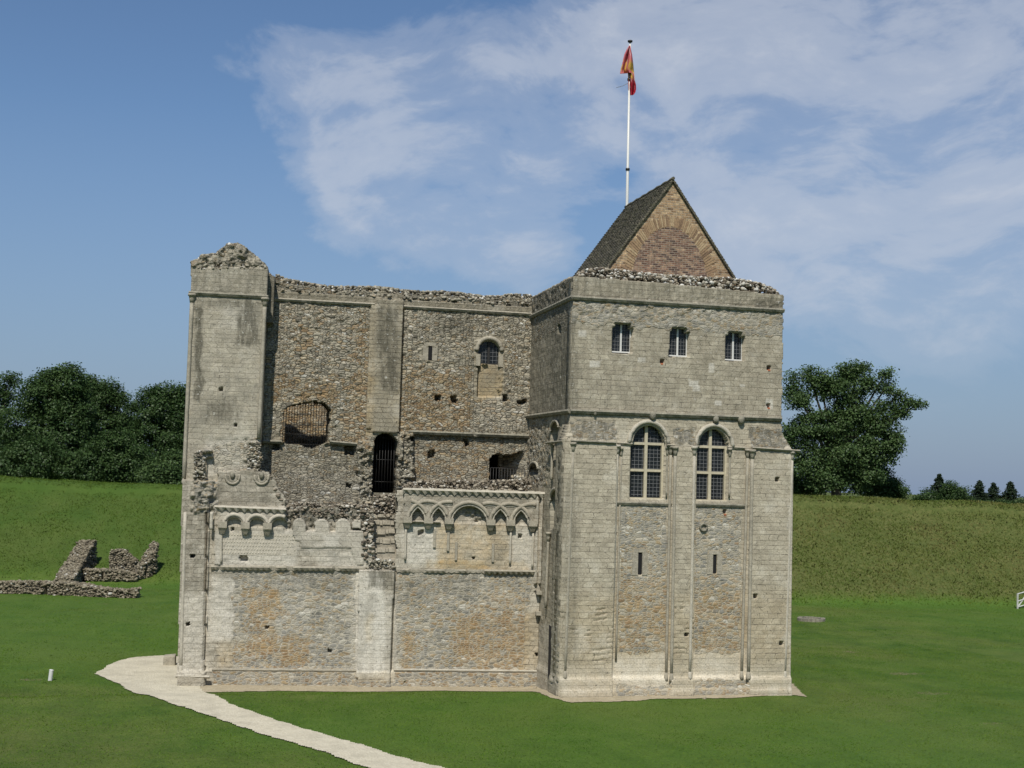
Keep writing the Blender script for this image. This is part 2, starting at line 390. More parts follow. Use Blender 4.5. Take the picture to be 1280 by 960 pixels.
M['flintwhite'] = stone_mat('white_flint_rubble', [(0, (.07, .055, .038)), (.3, (.20, .165, .115)), (.6, (.33, .295, .225)), (.80, (.46, .44, .38)), (1, (.66, .65, .60))], (.075, .06, .03))
M['flintred'] = stone_mat('brown_rubble', [(0, (.06, .05, .037)), (.3, (.16, .132, .094)), (.6, (.255, .215, .16)), (.85, (.33, .29, .22)), (1, (.52, .50, .44))], (.06, .045, .025))

def simple(name, col, rough=.6, metal=0.0, noise=.25, scale=12):
    m, n, t = newmat(name)
    co = n('ShaderNodeTexCoord').outputs['Object']
    f = n('ShaderNodeTexNoise', i={'Vector': co, 'Scale': scale, 'Detail': 5, 'Roughness': .65}).outputs['Fac']
    c = mixc(n, 1.0, col, ramp(n, f, [(.25, 1-noise), (.75, 1+noise)]), 'MULTIPLY')
    principled(n, t, **{'Base Color': c, 'Roughness': rough, 'Metallic': metal})
    return m
M['iron'] = simple('black_iron', (.028, .026, .024), .55, .3)
M['shadeblack'] = simple('painted_shade_black', (.006, .006, .006), .95)  # near-black that paints the shade inside slits and door
M['dark'] = simple('interior_shade_stone', (.07, .062, .05), .95)  # stone darkened in colour to stand for unlit interiors
M['white'] = simple('white_paint', (.55, .55, .52), .45, 0, .08)
M['mullion'] = simple('buff_stone_mullion', (.43, .385, .275), .85, 0, .2)
M['lead'] = simple('lead_strips', (.17, .175, .18), .6)
M['pole'] = simple('white_pole_paint', (.60, .59, .55), .4, 0, .06)
M['brickred'] = simple('orange_brick', (.36, .12, .055), .9)
def glass_mat():
    m, n, t = newmat('old_leaded_glass')
    co = n('ShaderNodeTexCoord').outputs['Object']
    f = n('ShaderNodeTexNoise', i={'Vector': co, 'Scale': 3.0, 'Detail': 3}).outputs['Fac']
    c = mixc(n, f, (.006, .007, .008), (.022, .025, .027))
    bp = n('ShaderNodeBump', i={'Strength': .25, 'Distance': .05, 'Height': f})
    b = principled(n, t, **{'Base Color': c, 'Roughness': .18, 'Normal': bp.outputs[0]}); b.inputs['Specular IOR Level'].default_value = .3
    return m
M['glass'] = glass_mat()

# brick gable: long courses outside a great relieving arch, smaller redder bricks inside it
def brick_mat(name, c1, c2, c3, bw, rh):
    m, n, t = newmat(name)
    uv = n('ShaderNodeUVMap', uv_map='UVMap').outputs[0]
    nb = n('ShaderNodeTexNoise', i={'Vector': uv, 'Scale': 3.5, 'Detail': 5, 'Roughness': .6})
    wob = n('ShaderNodeVectorMath', operation='MULTIPLY_ADD', i={0: nb.outputs['Color'], 1: (.09, .05, 0), 2: uv}).outputs[0]
    br = n('ShaderNodeTexBrick', offset=.5, i={'Vector': wob, 'Color1': (0, 0, 0, 1), 'Color2': (1, 1, 1, 1), 'Mortar': (.5, .5, .5, 1), 'Scale': 1.0,
           'Mortar Size': .013, 'Mortar Smooth': .3, 'Brick Width': bw, 'Row Height': rh})
    r = n('ShaderNodeSeparateColor', i={0: br.outputs['Color']}).outputs[0]
    c = ramp(n, r, [(0, c1), (.5, c2), (1, c3)])
    f = n('ShaderNodeTexNoise', i={'Vector': uv, 'Scale': 15, 'Detail': 5, 'Roughness': .7}).outputs['Fac']
    c = mixc(n, 1.0, c, ramp(n, f, [(.25, .6), (.75, 1.3)]), 'MULTIPLY')
    f6 = n('ShaderNodeTexNoise', i={'Vector': uv, 'Scale': 5.5, 'Detail': 3, 'Roughness': .8}).outputs['Fac']
    c = mixc(n, 1.0, c, ramp(n, f6, [(.34, .45), (.5, 1.0), (.66, 1.5)]), 'MULTIPLY')
    c = mixc(n, mth(n, 'MULTIPLY', br.outputs['Fac'], .6), c, (.34, .30, .235))
    c = mixc(n, ramp(n, nb.outputs['Fac'], [(.55, 0), (.75, .55)]), c, (.075, .065, .05))
    h = mth(n, 'SUBTRACT', mth(n, 'MULTIPLY', f, .5), br.outputs['Fac'])
    bp = n('ShaderNodeBump', i={'Strength': .7, 'Distance': .02, 'Height': h})
    principled(n, t, **{'Base Color': c, 'Roughness': .92, 'Normal': bp.outputs[0]})
    return m
M['gable'] = brick_mat('buff_brick', (.16, .095, .05), (.33, .22, .12), (.42, .31, .18), .27, .10)
M['gablein'] = brick_mat('dark_red_brick', (.06, .036, .028), (.175, .092, .058), (.31, .21, .13), .24, .085)
def tile_mat():
    m, n, t = newmat('old_roof_tile')
    uv = n('ShaderNodeUVMap', uv_map='UVMap').outputs[0]
    br = n('ShaderNodeTexBrick', offset=.5, i={'Vector': uv, 'Color1': (0, 0, 0, 1), 'Color2': (1, 1, 1, 1), 'Mortar': (0, 0, 0, 1), 'Scale': 1.0, 'Mortar Size': .015, 'Mortar Smooth': .2, 'Brick Width': .18, 'Row Height': .13})
    r = n('ShaderNodeSeparateColor', i={0: br.outputs['Color']}).outputs[0]
    c = ramp(n, r, [(0, (.07, .062, .045)), (.6, (.14, .122, .088)), (1, (.20, .175, .125))])
    f = n('ShaderNodeTexNoise', i={'Vector': uv, 'Scale': 4, 'Detail': 7, 'Roughness': .7}).outputs['Fac']
    c = mixc(n, ramp(n, f, [(.48, 0), (.66, .7)]), c, (.10, .105, .04))
    bp = n('ShaderNodeBump', i={'Strength': .8, 'Distance': .03, 'Height': mth(n, 'SUBTRACT', r, br.outputs['Fac'])})
    principled(n, t, **{'Base Color': c, 'Roughness': .9, 'Normal': bp.outputs[0]})
    return m
M['tile'] = tile_mat()

def grass_mat():
    m, n, t = newmat('grass')
    co = n('ShaderNodeTexCoord').outputs['Object']
    at = n('ShaderNodeAttribute', attribute_name='zone'); zs = n('ShaderNodeSeparateColor', i={0: at.outputs['Color']})
    bank, bare, lush = zs.outputs[0], zs.outputs[1], zs.outputs[2]
    big = n('ShaderNodeTexNoise', i={'Vector': co, 'Scale': .12, 'Detail': 6, 'Roughness': .62}).outputs['Fac']
    sv = n('ShaderNodeMapping', i={0: co, 'Rotation': (0, 0, rad(14)), 'Scale': (.8, .55, .8)}).outputs[0]
    mid = n('ShaderNodeTexNoise', i={'Vector': sv, 'Scale': .75, 'Detail': 8, 'Roughness': .72}).outputs['Fac']
    tuft = n('ShaderNodeTexNoise', i={'Vector': co, 'Scale': 2.6, 'Detail': 6, 'Roughness': .72}).outputs['Fac']
    fine = n('ShaderNodeTexNoise', i={'Vector': co, 'Scale': 14, 'Detail': 4, 'Roughness': .75}).outputs['Fac']
    lawn = ramp(n, mid, [(.28, (.032, .068, .009)), (.46, (.057, .108, .015)), (.60, (.085, .136, .022)), (.78, (.128, .165, .038))])
    lawn = mixc(n, ramp(n, big, [(.42, 0), (.64, .55)]), lawn, (.135, .152, .040))
    lawn = mixc(n, mth(n, 'MULTIPLY', lush, .75), lawn, (.072, .142, .020))
    bk = ramp(n, mth(n, 'ADD', mth(n, 'MULTIPLY', tuft, .65), mth(n, 'MULTIPLY', mid, .35)), [(.30, (.046, .064, .014)), (.48, (.080, .100, .026)), (.60, (.115, .122, .038)), (.74, (.180, .162, .070))])
    bm = ramp(n, mth(n, 'ADD', bank, mth(n, 'MULTIPLY', mth(n, 'SUBTRACT', mid, .5), .6)), [(.25, 0), (.75, 1)])
    c = mixc(n, bm, lawn, bk)
    bam = ramp(n, mth(n, 'ADD', bare, mth(n, 'MULTIPLY', mth(n, 'SUBTRACT', tuft, .5), 1.2)), [(.45, 0), (.65, .8)])
    c = mixc(n, bam, c, (.19, .155, .095))
    c = mixc(n, 1.0, c, ramp(n, fine, [(.25, .55), (.75, 1.4)]), 'MULTIPLY')
    bp = n('ShaderNodeBump', i={'Strength': .8, 'Distance': .12, 'Height': mth(n, 'ADD', tuft, mth(n, 'MULTIPLY', fine, .5))})
    gzc = n('ShaderNodeSeparateXYZ', i={0: co})
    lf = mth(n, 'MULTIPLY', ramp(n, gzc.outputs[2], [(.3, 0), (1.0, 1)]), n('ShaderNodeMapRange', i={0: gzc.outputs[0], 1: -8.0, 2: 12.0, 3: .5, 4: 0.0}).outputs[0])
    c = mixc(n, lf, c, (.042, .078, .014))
    b = principled(n, t, **{'Base Color': c, 'Roughness': .85, 'Normal': bp.outputs[0]})
    b.inputs['Specular IOR Level'].default_value = .15
    return m
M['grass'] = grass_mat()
def gravel_mat(name, a, b_):
    m, n, t = newmat(name)
    co = n('ShaderNodeTexCoord').outputs['Object']
    v = n('ShaderNodeTexVoronoi', i={'Vector': co, 'Scale': 17}); cs = n('ShaderNodeSeparateColor', i={0: v.outputs['Color']})
    f = n('ShaderNodeTexNoise', i={'Vector': co, 'Scale': 1.3, 'Detail': 7, 'Roughness': .65}).outputs['Fac']
    c = mixc(n, cs.outputs[0], a, b_)
    c = mixc(n, ramp(n, f, [(.45, 0), (.72, .6)]), c, tuple(x*.62 for x in b_))
    bp = n('ShaderNodeBump', i={'Strength': .7, 'Distance': .03, 'Height': v.outputs['Distance']})
    principled(n, t, **{'Base Color': c, 'Roughness': .95, 'Normal': bp.outputs[0]})
    return m
M['gravel'] = gravel_mat('pale_gravel', (.56, .515, .395), (.47, .425, .315))
M['earth'] = gravel_mat('trodden_earth', (.40, .345, .24), (.31, .26, .17))

def leaf_mat(name, a, b_, c_):
    m, n, t = newmat(name)
    g = n('ShaderNodeNewGeometry'); co = n('ShaderNodeTexCoord').outputs['Object']
    f = n('ShaderNodeTexNoise', i={'Vector': co, 'Scale': .45, 'Detail': 4}).outputs['Fac']
    r = mth(n, 'ADD', mth(n, 'MULTIPLY', g.outputs['Random Per Island'], .5), mth(n, 'MULTIPLY', f, .5))
    c = ramp(n, r, [(.2, a), (.5, b_), (.8, c_)])
    d = n('ShaderNodeBsdfDiffuse', i={'Color': c}); tr = n('ShaderNodeBsdfTranslucent', i={'Color': c})
    gl = n('ShaderNodeBsdfGlossy', i={'Color': (.5, .5, .5, 1), 'Roughness': .5})
    mx = n('ShaderNodeMixShader', i={0: .36, 1: d.outputs[0], 2: tr.outputs[0]})
    mx2 = n('ShaderNodeMixShader', i={0: .03, 1: mx.outputs[0], 2: gl.outputs[0]})
    t.links.new(mx2.outputs[0], n('ShaderNodeOutputMaterial').inputs[0])
    return m
M['leaf'] = leaf_mat('broad_leaves', (.030, .062, .019), (.050, .094, .028), (.080, .130, .040))
M['leaflight'] = leaf_mat('lighter_leaves', (.045, .084, .027), (.072, .125, .040), (.112, .168, .058))
M['needle'] = leaf_mat('conifer_needles', (.022, .040, .020), (.036, .060, .030), (.055, .082, .040))
M['bark'] = simple('bark', (.085, .07, .05), .95, 0, .4, 3)

# ------------------------------------------------------------------ the ground
def lerp_tab(x, tab):
    return np.interp(x, [a for a, b in tab], [b for a, b in tab])
FOOT = [(-140, 10), (-70, 40), (-45, 50), (-26, 53), (-14, 50), (5, 44), (28, 39.7), (48, 38.5), (75, 30), (130, 0)]
CREST = [(-140, 30), (-70, 68), (-45, 75), (-30.3, 74.8), (-15.2, 71.2), (10, 65.5), (37.4, 58.3), (57.2, 53.5), (85, 42), (140, 12)]
HC = [(-140, 7.3), (-30.3, 7.34), (-15.2, 7.12), (10, 7.5), (37.4, 7.86), (57.2, 7.46), (140, 7.3)]
def ground(x, y, detail=True):
    x = np.asarray(x, float); y = np.asarray(y, float)
    fo = lerp_tab(x, FOOT); cr = lerp_tab(x, CREST); hc = lerp_tab(x, HC)
    tt = np.clip((y-fo)/(cr-fo), 0, 1)
    up = hc*np.where(tt < .12, tt*tt/.12*.56, .0672+(tt-.12)*1.06)/1.0
    up = np.minimum(up, hc)
    up = np.where(tt > .90, hc*(1-.5*((1-np.clip(tt, .9, 1))/.10)**2*.1), np.minimum(up, hc*.995))
    dn = 1-sst(3, 24, y-cr)
    z = np.where(y > cr, hc*dn, up)
    nb = sst(33, 47, -y); z = z+6.55*nb
    z = z-.26*sst(0.5, 3.5, y)*(1-sst(-1, 2.5, x))*(1-sst(14, 30, y))
    if detail:
        z = z+(fbm(x*.25, y*.25, 3)-.5)*.22*sst(9, 16, np.hypot((x+3)/1.25, (y-5)*1.0)) + (fbm(x*.9, y*.9, 8)-.5)*.14*sst(.1, .6, tt)+(fbm(x*.13, y*.13, 14)-.5)*.62*sst(.15, .8, tt)*(y < cr+14)
    return z
def axis(bands):
    out = []
    for a, b, s in bands: out += list(np.arange(a, b, s))
    return np.array(out+[bands[-1][1]])
gx = axis([(-9000, -1500, 1500), (-1500, -300, 200), (-300, -80, 20), (-80, -45, 2), (-45, 66, .5), (66, 110, 2), (110, 300, 15), (300, 1500, 150), (1500, 9000, 1500)])
gy = axis([(-2000, -300, 300), (-300, -80, 20), (-80, -16, 2), (-16, 24, .35), (24, 82, .45), (82, 130, 3), (130, 400, 20), (400, 2000, 200), (2000, 12000, 1500)])
gY, gX = np.meshgrid(gy, gx, indexing='ij'); gX = gX.ravel(); gY = gY.ravel()
gz = ground(gX, gY)
idg = np.arange(len(gX)).reshape(len(gy), len(gx))
q = np.stack([idg[:-1, :-1].ravel(), idg[:-1, 1:].ravel(), idg[1:, 1:].ravel(), idg[1:, :-1].ravel()], 1)
me = raw_mesh('ground', np.stack([gX, gY, gz], 1), q, smooth=True)
gpx, gpy = proj(np.stack([gX, gY, gz], 1))
fo = lerp_tab(gX, FOOT); cr = lerp_tab(gX, CREST); tt = (gY-fo)/(cr-fo)
bank = sst(-.02, .22, tt)*(1-.25*sst(.75, 1.0, tt))*(.30+.70*sst(-5, 20, gX))
bank = bank*(1-.35*np.clip(fbm(gX*.08, gY*.08, 5)-.2, 0, 1))
bank = np.maximum(bank, .45*sst(0, 1, 1-np.hypot((gX+19)/9, (gY+9)/8))*1.0)
bare = .30*sst(.0, 1, 1-np.abs(gY-(fo-1.2)-.6*np.sin(gX*.3))/.5)*sst(20, 30, gX)*(fbm(gX*.7, gY*.7, 9) > .48)
for bx, by, br_ in [(*G(40, 840)[:2], .9), (*G(131, 754)[:2], .6), (*G(168, 757)[:2], .5), (*G(1062, 815)[:2], 1.2), (*G(1107, 901)[:2], .5), (*G(1130, 842)[:2], 1.6), (*G(1165, 865)[:2], 1.2), (*G(1240, 905)[:2], .8), (*G(22, 662, 1.2)[:2], 1.5)]:
    bare = np.maximum(bare, .62*sst(0, 1, 1-np.hypot((gX-bx)/br_/1.7, (gY-by)/br_)))
lush = sst(0, 1, 1-np.abs(tt+.02)/.16)*.8 + sst(.35, .7, fbm(gX*.05+3, gY*.07, 21))*.7
lush = np.clip(lush+.25*sst(.7, 1.0, tt), 0, 1)
set_zone(me, np.stack([bank, bare, lush, np.ones_like(bank)], 1))
gobj = tag(link('ground', me, M['grass']), kind='structure')

def strip_sheet(name, poly, mat, lift, ragged=.10, step=.16):
    """a sheet that lies on the ground inside a ground polygon, with an irregular edge"""
    P = np.array(poly); x0, y0 = P.min(0)-.3; x1, y1 = P.max(0)+.3
    xs = np.arange(x0, x1, step); ys = np.arange(y0, y1, step)
    Y, X = np.meshgrid(ys, xs, indexing='ij'); sh = Y.shape
    cx = X[:-1, :-1]+step/2; cy = Y[:-1, :-1]+step/2
    jx = cx+(fbm(cx*2.2, cy*2.2, 31)-.5)*4*ragged; jy = cy+(fbm(cx*2.2, cy*2.2, 37)-.5)*4*ragged
    K = inpoly(jx, jy, [tuple(p) for p in P])
    idx = np.arange(X.size).reshape(sh); j, i = np.nonzero(K)
    Q = np.stack([idx[j, i], idx[j, i+1], idx[j+1, i+1], idx[j+1, i]], 1)
    used = np.unique(Q); rm = np.zeros(X.size, int); rm[used] = np.arange(len(used))
    v = np.stack([X.ravel(), Y.ravel(), ground(X.ravel(), Y.ravel())+lift], 1)
    return tag(link(name, raw_mesh(name, v[used], rm[Q], smooth=True), mat), kind='structure')
def gp(px, py):
    d = ray(px, py); ts = np.arange(20, 220, .05); q = CAM[None]+ts[:, None]*d[None]
    k = np.argmax(q[:, 2] <= ground(q[:, 0], q[:, 1])); return q[k]
g2 = lambda L: [tuple(gp(a, b)[:2]) for a, b in L]
PATH = g2([(118, 843), (135, 832), (152, 826), (170.6, 822), (190, 821), (207, 820), (228, 822), (240, 846), (252, 862), (254, 866), (284, 880), (332, 896.5), (376, 911), (437, 928), (481, 941.6), (551, 960), (610, 977), (720, 1010), (640, 1010), (470, 965), (402, 940), (332, 920), (262, 895.6), (197, 874.6), (144, 854)])
strip_sheet('gravel_path', PATH, M['gravel'], .035, .06, .06)
EARTH = g2([(222, 846), (262, 838), (400, 842), (560, 846), (690, 840), (715, 850), (990, 855), (1008, 871.5), (983, 868.5), (913, 873), (817, 874.5), (795, 877), (716, 879), (700, 875.5), (688, 872), (664, 865), (560, 864), (440, 865.5), (360, 864), (254, 866), (240, 858)])
strip_sheet('earth_strip', EARTH, M['earth'], .022, .07, .06)

# ------------------------------------------------------------------ the keep
keep = empty('castle_keep', (-3, 5, 0), 'ruined square limestone castle keep with pyramid-topped brick gable, blind arcades and mullioned windows', 'castle')
XF = lambda px, py=600: PF.uv(px, py)[0]

def prof(px, tab): return np.interp(px, [a for a, b in tab], [b for a, b in tab])

# --- forebuilding front
BL, BM0, BM1, BR = XF(769), XF(840), XF(868.5), XF(935)
BRX = 9.46
WIN1 = archpoly(789.5, 831.5, 553, 623, 23); WIN2 = archpoly(871.5, 910.5, 557, 625.5, 22.5)
UPW = [(765.5, 403.5, 791.6, 440.6), (836.6, 409, 862.5, 445.4), (906.8, 414, 931.8, 450.4)]
SLF = [(800, 691, 718), (893.5, 693.5, 717)]
HOLF = [(827.5, 451.5), (961.5, 459.5), (961, 507), (968, 599), (906.3, 640), (973.5, 803), (941, 745), (855, 792.5)]
def upw_poly(x0, y0, x1, y1):
    return [(x0+1, y0+5), (x0+3.5, y0+5), (x0+3.5, y0), (x1-3.5, y0+1), (x1-3.5, y0+6), (x1, y0+6), (x1-1, y1+1), (x0, y1)]
def F_depth(U, V, X, Y):
    jn = (fbm(U*3, V*5, 2)-.5)
    jn2 = (fbm(U*9, V*9, 4)-.5)
    d = jn*.02+jn2*.012
    midz = 11.25
    bt = np.zeros_like(U)
    for a, b, zt in ((-.25, BL, 9.95), (BM0, BM1, 9.75), (BR, BRX, 9.72)):
        w = (U >= a) & (U <= b)
        bt = np.where(w, .26*np.clip((zt+.72-V)/.72, 0, 1), bt)
    d = d+bt
    d = d+np.where(bt > 0, np.where((bt < .255) & (bt > .01), jn2*.10, 0), 0)
    pl_ = 1-sst(.62, .80, V); inb = ((U < BL+.02) | ((U > BM0) & (U < BM1)) | (U > BR)).astype(float)
    d = d+pl_*(.10*inb+.14*(1-inb))+.06*(1-sst(.2, .34, V))
    pn = ((U > BL) & (U < BM0)) | ((U > BM1) & (U < BR))
    rb = (box(X, Y, 775, 634, 833, 815)+box(X, Y, 866, 636, 926, 815))*pn
    d = d+rb*(fbm(U*4, V*7, 12)-.5)*.04
    up = box(X, Y, 712, 372, 980, 399, 5)
    d = d+up*(fbm(U*7, V*9, 13)-.5)*.12
    er = (box(X, Y, 700, 745, 765, 790, 8)+box(X, Y, 840, 755, 866, 815, 5)+.6*box(X, Y, 720, 790, 762, 830, 6))
    cr_ = np.abs(((V*4.25+.15*np.sin(U*2.3)) % 1)-.5) < .13
    cr_ = np.abs(((V*5.1+.25*np.sin(U*2.3)+.4*vnoise(U*3, V*0, 9)) % 1)-.5) < .10
    d = d-np.clip(er, 0, 1)*cr_*(fbm(U*3.4, V*1.3, 19) > .56)*.07
    for W_ in (WIN1, WIN2): d = np.where(inpoly(X, Y, W_), -.42, d)
    for b in UPW: d = np.where(inpoly(X, Y, upw_poly(*b)), -.42, d)
    for x, y0, y1 in SLF: d = np.where(inpoly(X, Y, archpoly(x-2.6, x+2.6, y0+3, y1, 3)), -.55, d)
    for x, y in HOLF: d = np.where((abs(X-x) < 2.2) & (abs(Y-y) < 2.4), -.3, d)
    return d
def F_keep(U, V, X, Y):
    jx = (fbm(U*6, V*6, 40)-.5)*.05
    k = (U > 0+jx*.3) & (U < WF+jx*.4)
    k |= (U <= 0) & (U > -.25+jx*.3) & (V < 10.65+(U)/.26*.72*1.0)
    k |= (U >= WF) & (U < BRX+jx) & (V < 9.72+(BRX-U)/.46*.9)
    top = prof(X, [(700, 345), (720, 345), (780, 350), (850, 356), (960, 367), (990, 369)])
    return k & (Y > top+(fbm(U*4, V*0, 7)-.5)*2)
def F_zone(U, V, X, Y):
    jx = X+(fbm(U*2.5, V*2.5, 51)-.5)*12; jy = Y+(fbm(U*2.5, V*2.5, 52)-.5)*12
    st = prof(X, [(717, 371), (978, 388)]); ms = prof(X, [(713, 513), (976, 524)])
    rub = box(jx, jy, 774, 632, 833, 816, 2)+box(jx, jy, 867, 634, 926, 816, 2)
    rub = rub+sst(1, 4, Y-st)*(1-sst(27, 38, jy-st))
    rub = rub+box(jx, jy, 768, 855, 834, 890, 2)+box(jx, jy, 864, 849, 930, 885, 2)
    sl = box(jx, jy, 712, 526, 769, 551, 2)+box(jx, jy, 841, 535, 869, 556, 2)+box(jx, jy, 936, 535, 996, 560, 2)
    sls = 0*U
    for x, y0, y1 in SLF: sls = sls+box(X, Y, x-9, y0-6, x+9, y1+2, 1)
    rub = np.clip(rub-1.2*sls, 0, 1)
    och = .12+.35*box(jx, jy, 775, 715, 833, 815, 10)+.3*box(jx, jy, 866, 715, 926, 815, 10)+.28*box(jx, jy, 700, 740, 990, 880, 20)+.25*sls
    wht = .75*box(jx, jy, 766, 818, 834, 856, 4)+.6*box(jx, jy, 864, 812, 936, 850, 4)+.5*box(jx, jy, 716, 780, 732, 815, 4)+.35*box(jx, jy, 700, 830, 990, 870, 8)+.35*(jx > 983)
    wht = wht+.8*sst(1, 4, Y-st)*(1-sst(27, 38, jy-st))*sst(.50, .62, fbm(U*3.2, V*5, 53))
    for r in ((886, 454, 893, 466), (861, 476, 873, 483), (866, 482, 875, 489), (893, 501, 902, 507), (723, 413, 733, 421), (737, 451, 750, 459), (797, 447, 807, 453), (957, 499, 966, 511), (925, 480, 931, 484)):
        wht = wht+.9*box(X, Y, *r, .6)
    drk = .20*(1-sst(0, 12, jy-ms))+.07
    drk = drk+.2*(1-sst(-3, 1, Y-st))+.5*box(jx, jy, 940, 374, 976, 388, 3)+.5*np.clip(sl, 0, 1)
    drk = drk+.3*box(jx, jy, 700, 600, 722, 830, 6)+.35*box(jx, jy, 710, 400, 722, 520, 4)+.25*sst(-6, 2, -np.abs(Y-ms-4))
    rub = np.clip(rub+.75*np.clip(sl, 0, 1), 0, 1)
    return np.clip(rub, 0, 1), np.clip(och, 0, 1), np.clip(wht, 0, 1), np.clip(drk, 0, .95)
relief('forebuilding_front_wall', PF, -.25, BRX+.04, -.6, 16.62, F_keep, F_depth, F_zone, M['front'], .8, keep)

# --- forebuilding side wall (faces the lower wall's ledge)
def R_u(px, py): return PR.uv(px, py)[0]
RW1 = archpoly(688.5, 697.5, 536, 575, 9, -.5); RW2 = archpoly(688.5, 697.5, 622, 660, 10, -.5)
RW3 = archpoly(661.5, 671.5, 586, 594, 8, -.3)
def R_depth(U, V, X, Y):
    d = (fbm(U*4, V*5, 61)-.5)*.05
    rb = (Y > 516)*(X < 690)*(Y < 606)+(1-sst(0, 30, Y-prof(X, [(665, 396), (717, 371)])))
    d = d+np.clip(rb, 0, 1)*(fbm(U*5, V*7, 62)-.5)*.10
    bt = np.where(U > DU-1.15, .25*np.clip((10.65-V)/.72, 0, 1), 0)
    bt2 = np.where((U > DU-1.7) & (U <= DU-1.15) & (V < 7.0), .12, 0)
    d = d+bt+bt2+.08*(1-sst(.5, .8, V))
    er = (V < 4.5)*(V > .4)*(U > DU-1.8)
    cr_ = np.abs(((V*4.25+.2*np.sin(U*3)) % 1)-.5) < .16
    d = d-er*cr_*(fbm(U*3, V*1.5, 67) > .5)*.11
    for W_ in (RW1, RW2, RW3): d = np.where(inpoly(X, Y, W_), -.45, d)
    d = np.where(inpoly(X, Y, [(697, 405), (701, 408), (701, 418), (697, 416)]), -.4, d)
    d = np.where(inpoly(X, Y, [(691.2, 780), (695.5, 784), (693, 846), (689.5, 850)]), -.55, d)
    return d
def R_keep(U, V, X, Y):
    top = prof(X, [(640, 371), (665, 372), (690, 359), (717, 346)])
    return ((Y > top+(fbm(U*4, V, 63)-.5)*3) | (V < 15)) & (U < DU-.09) | ((U >= DU-.09) & (U < DU+.12) & (V < 9.6))
def R_zone(U, V, X, Y):
    jy = Y+(fbm(U*2.5, V*2.5, 64)-.5)*14; jx = X+(fbm(U*2.5, V*2.5, 65)-.5)*8
    st = prof(X, [(665, 396), (717, 371)]); ms = prof(X, [(660, 521), (713, 513)])
    rub = (1-sst(26, 40, jy-st))+(jy > ms+2)*(jx < 687)*(jy < 606)
    drk = .36*(1-sst(0, 10, jy-ms))+.16+.3*(jy < st)+.18*(jx > 690)
    wht = .3*(jy > 780)
    return np.clip(rub, 0, 1), 0*U+.1, wht+0*U, np.clip(drk, 0, .9)
relief('forebuilding_side_wall', PR, -.3, DU+.2, -.6, 16.6, R_keep, R_depth, R_zone, M['side'], .8, keep)

# --- body of the forebuilding behind its faces
def wallbox(name, x0, x1, y0, y1, z0, z1, mat, parent=keep):
    b = MB(); b.hexa([(x0, y0, z0), (x1, y0, z0), (x1, y1, z0), (x0, y1, z0), (x0, y0, z1), (x1, y0, z1), (x1, y1, z1), (x0, y1, z1)])
    return b.build(name, mat, parent)
wallbox('forebuilding_core', .5, 8.95, .6, 8.4, -.5, 16.15, M['front'])
wallbox('clasping_buttress', 8.6, 9.4, .55, 1.9, -.5, 9.7, M['front'])

# --- keep wall above the ledge
UHOLE = [(351, 523), (354, 514), (360, 508), (372, 505), (392, 501.5), (406, 503), (413, 513), (412.5, 530), (411.5, 545), (408, 553), (396, 560), (382, 560), (372, 555), (358, 555), (352.5, 553), (350, 540)]
UDOOR = archpoly(465.8, 496.8, 556, 640, 15)
URH = [(611.5, 578), (616, 570), (625, 567.5), (640, 570), (650, 566), (658, 567), (657, 580), (657, 600), (630, 603), (614, 601), (613, 590)]
USLIT = archpoly(534.6, 540.8, 437, 449.5, 4.5)
UWIN = archpoly(598.5, 625, 438, 455, 12)
UHOLES = [(548, 497.5, 3.8, 4), (567.5, 499, 3.8, 3.6), (631.5, 497.5, 4, 4), (652, 502, 5.5, 2.8), (514.5, 549.5, 3.2, 3), (584.5, 552.5, 3.2, 2.8), (540, 568, 3.2, 4.6), (437.5, 561, 6, 6.5), (436, 607.5, 3, 2), (345, 557, 4, 4)]
U_TOP = [(325, 330), (336, 337), (342, 339.5), (346, 344), (357, 349), (375, 352), (397, 356.6), (419, 358.8), (440, 358), (473, 359), (497, 362), (527, 365), (554, 364.5), (580, 367), (606, 370.6), (626, 370.6), (637, 367.5), (665, 368.5), (690, 369)]
def jit(U, V, X, Y, amp, sc, s):
    return X+(fbm(U*sc, V*sc, s)-.5)*amp, Y+(fbm(U*sc, V*sc, s+5)-.5)*amp
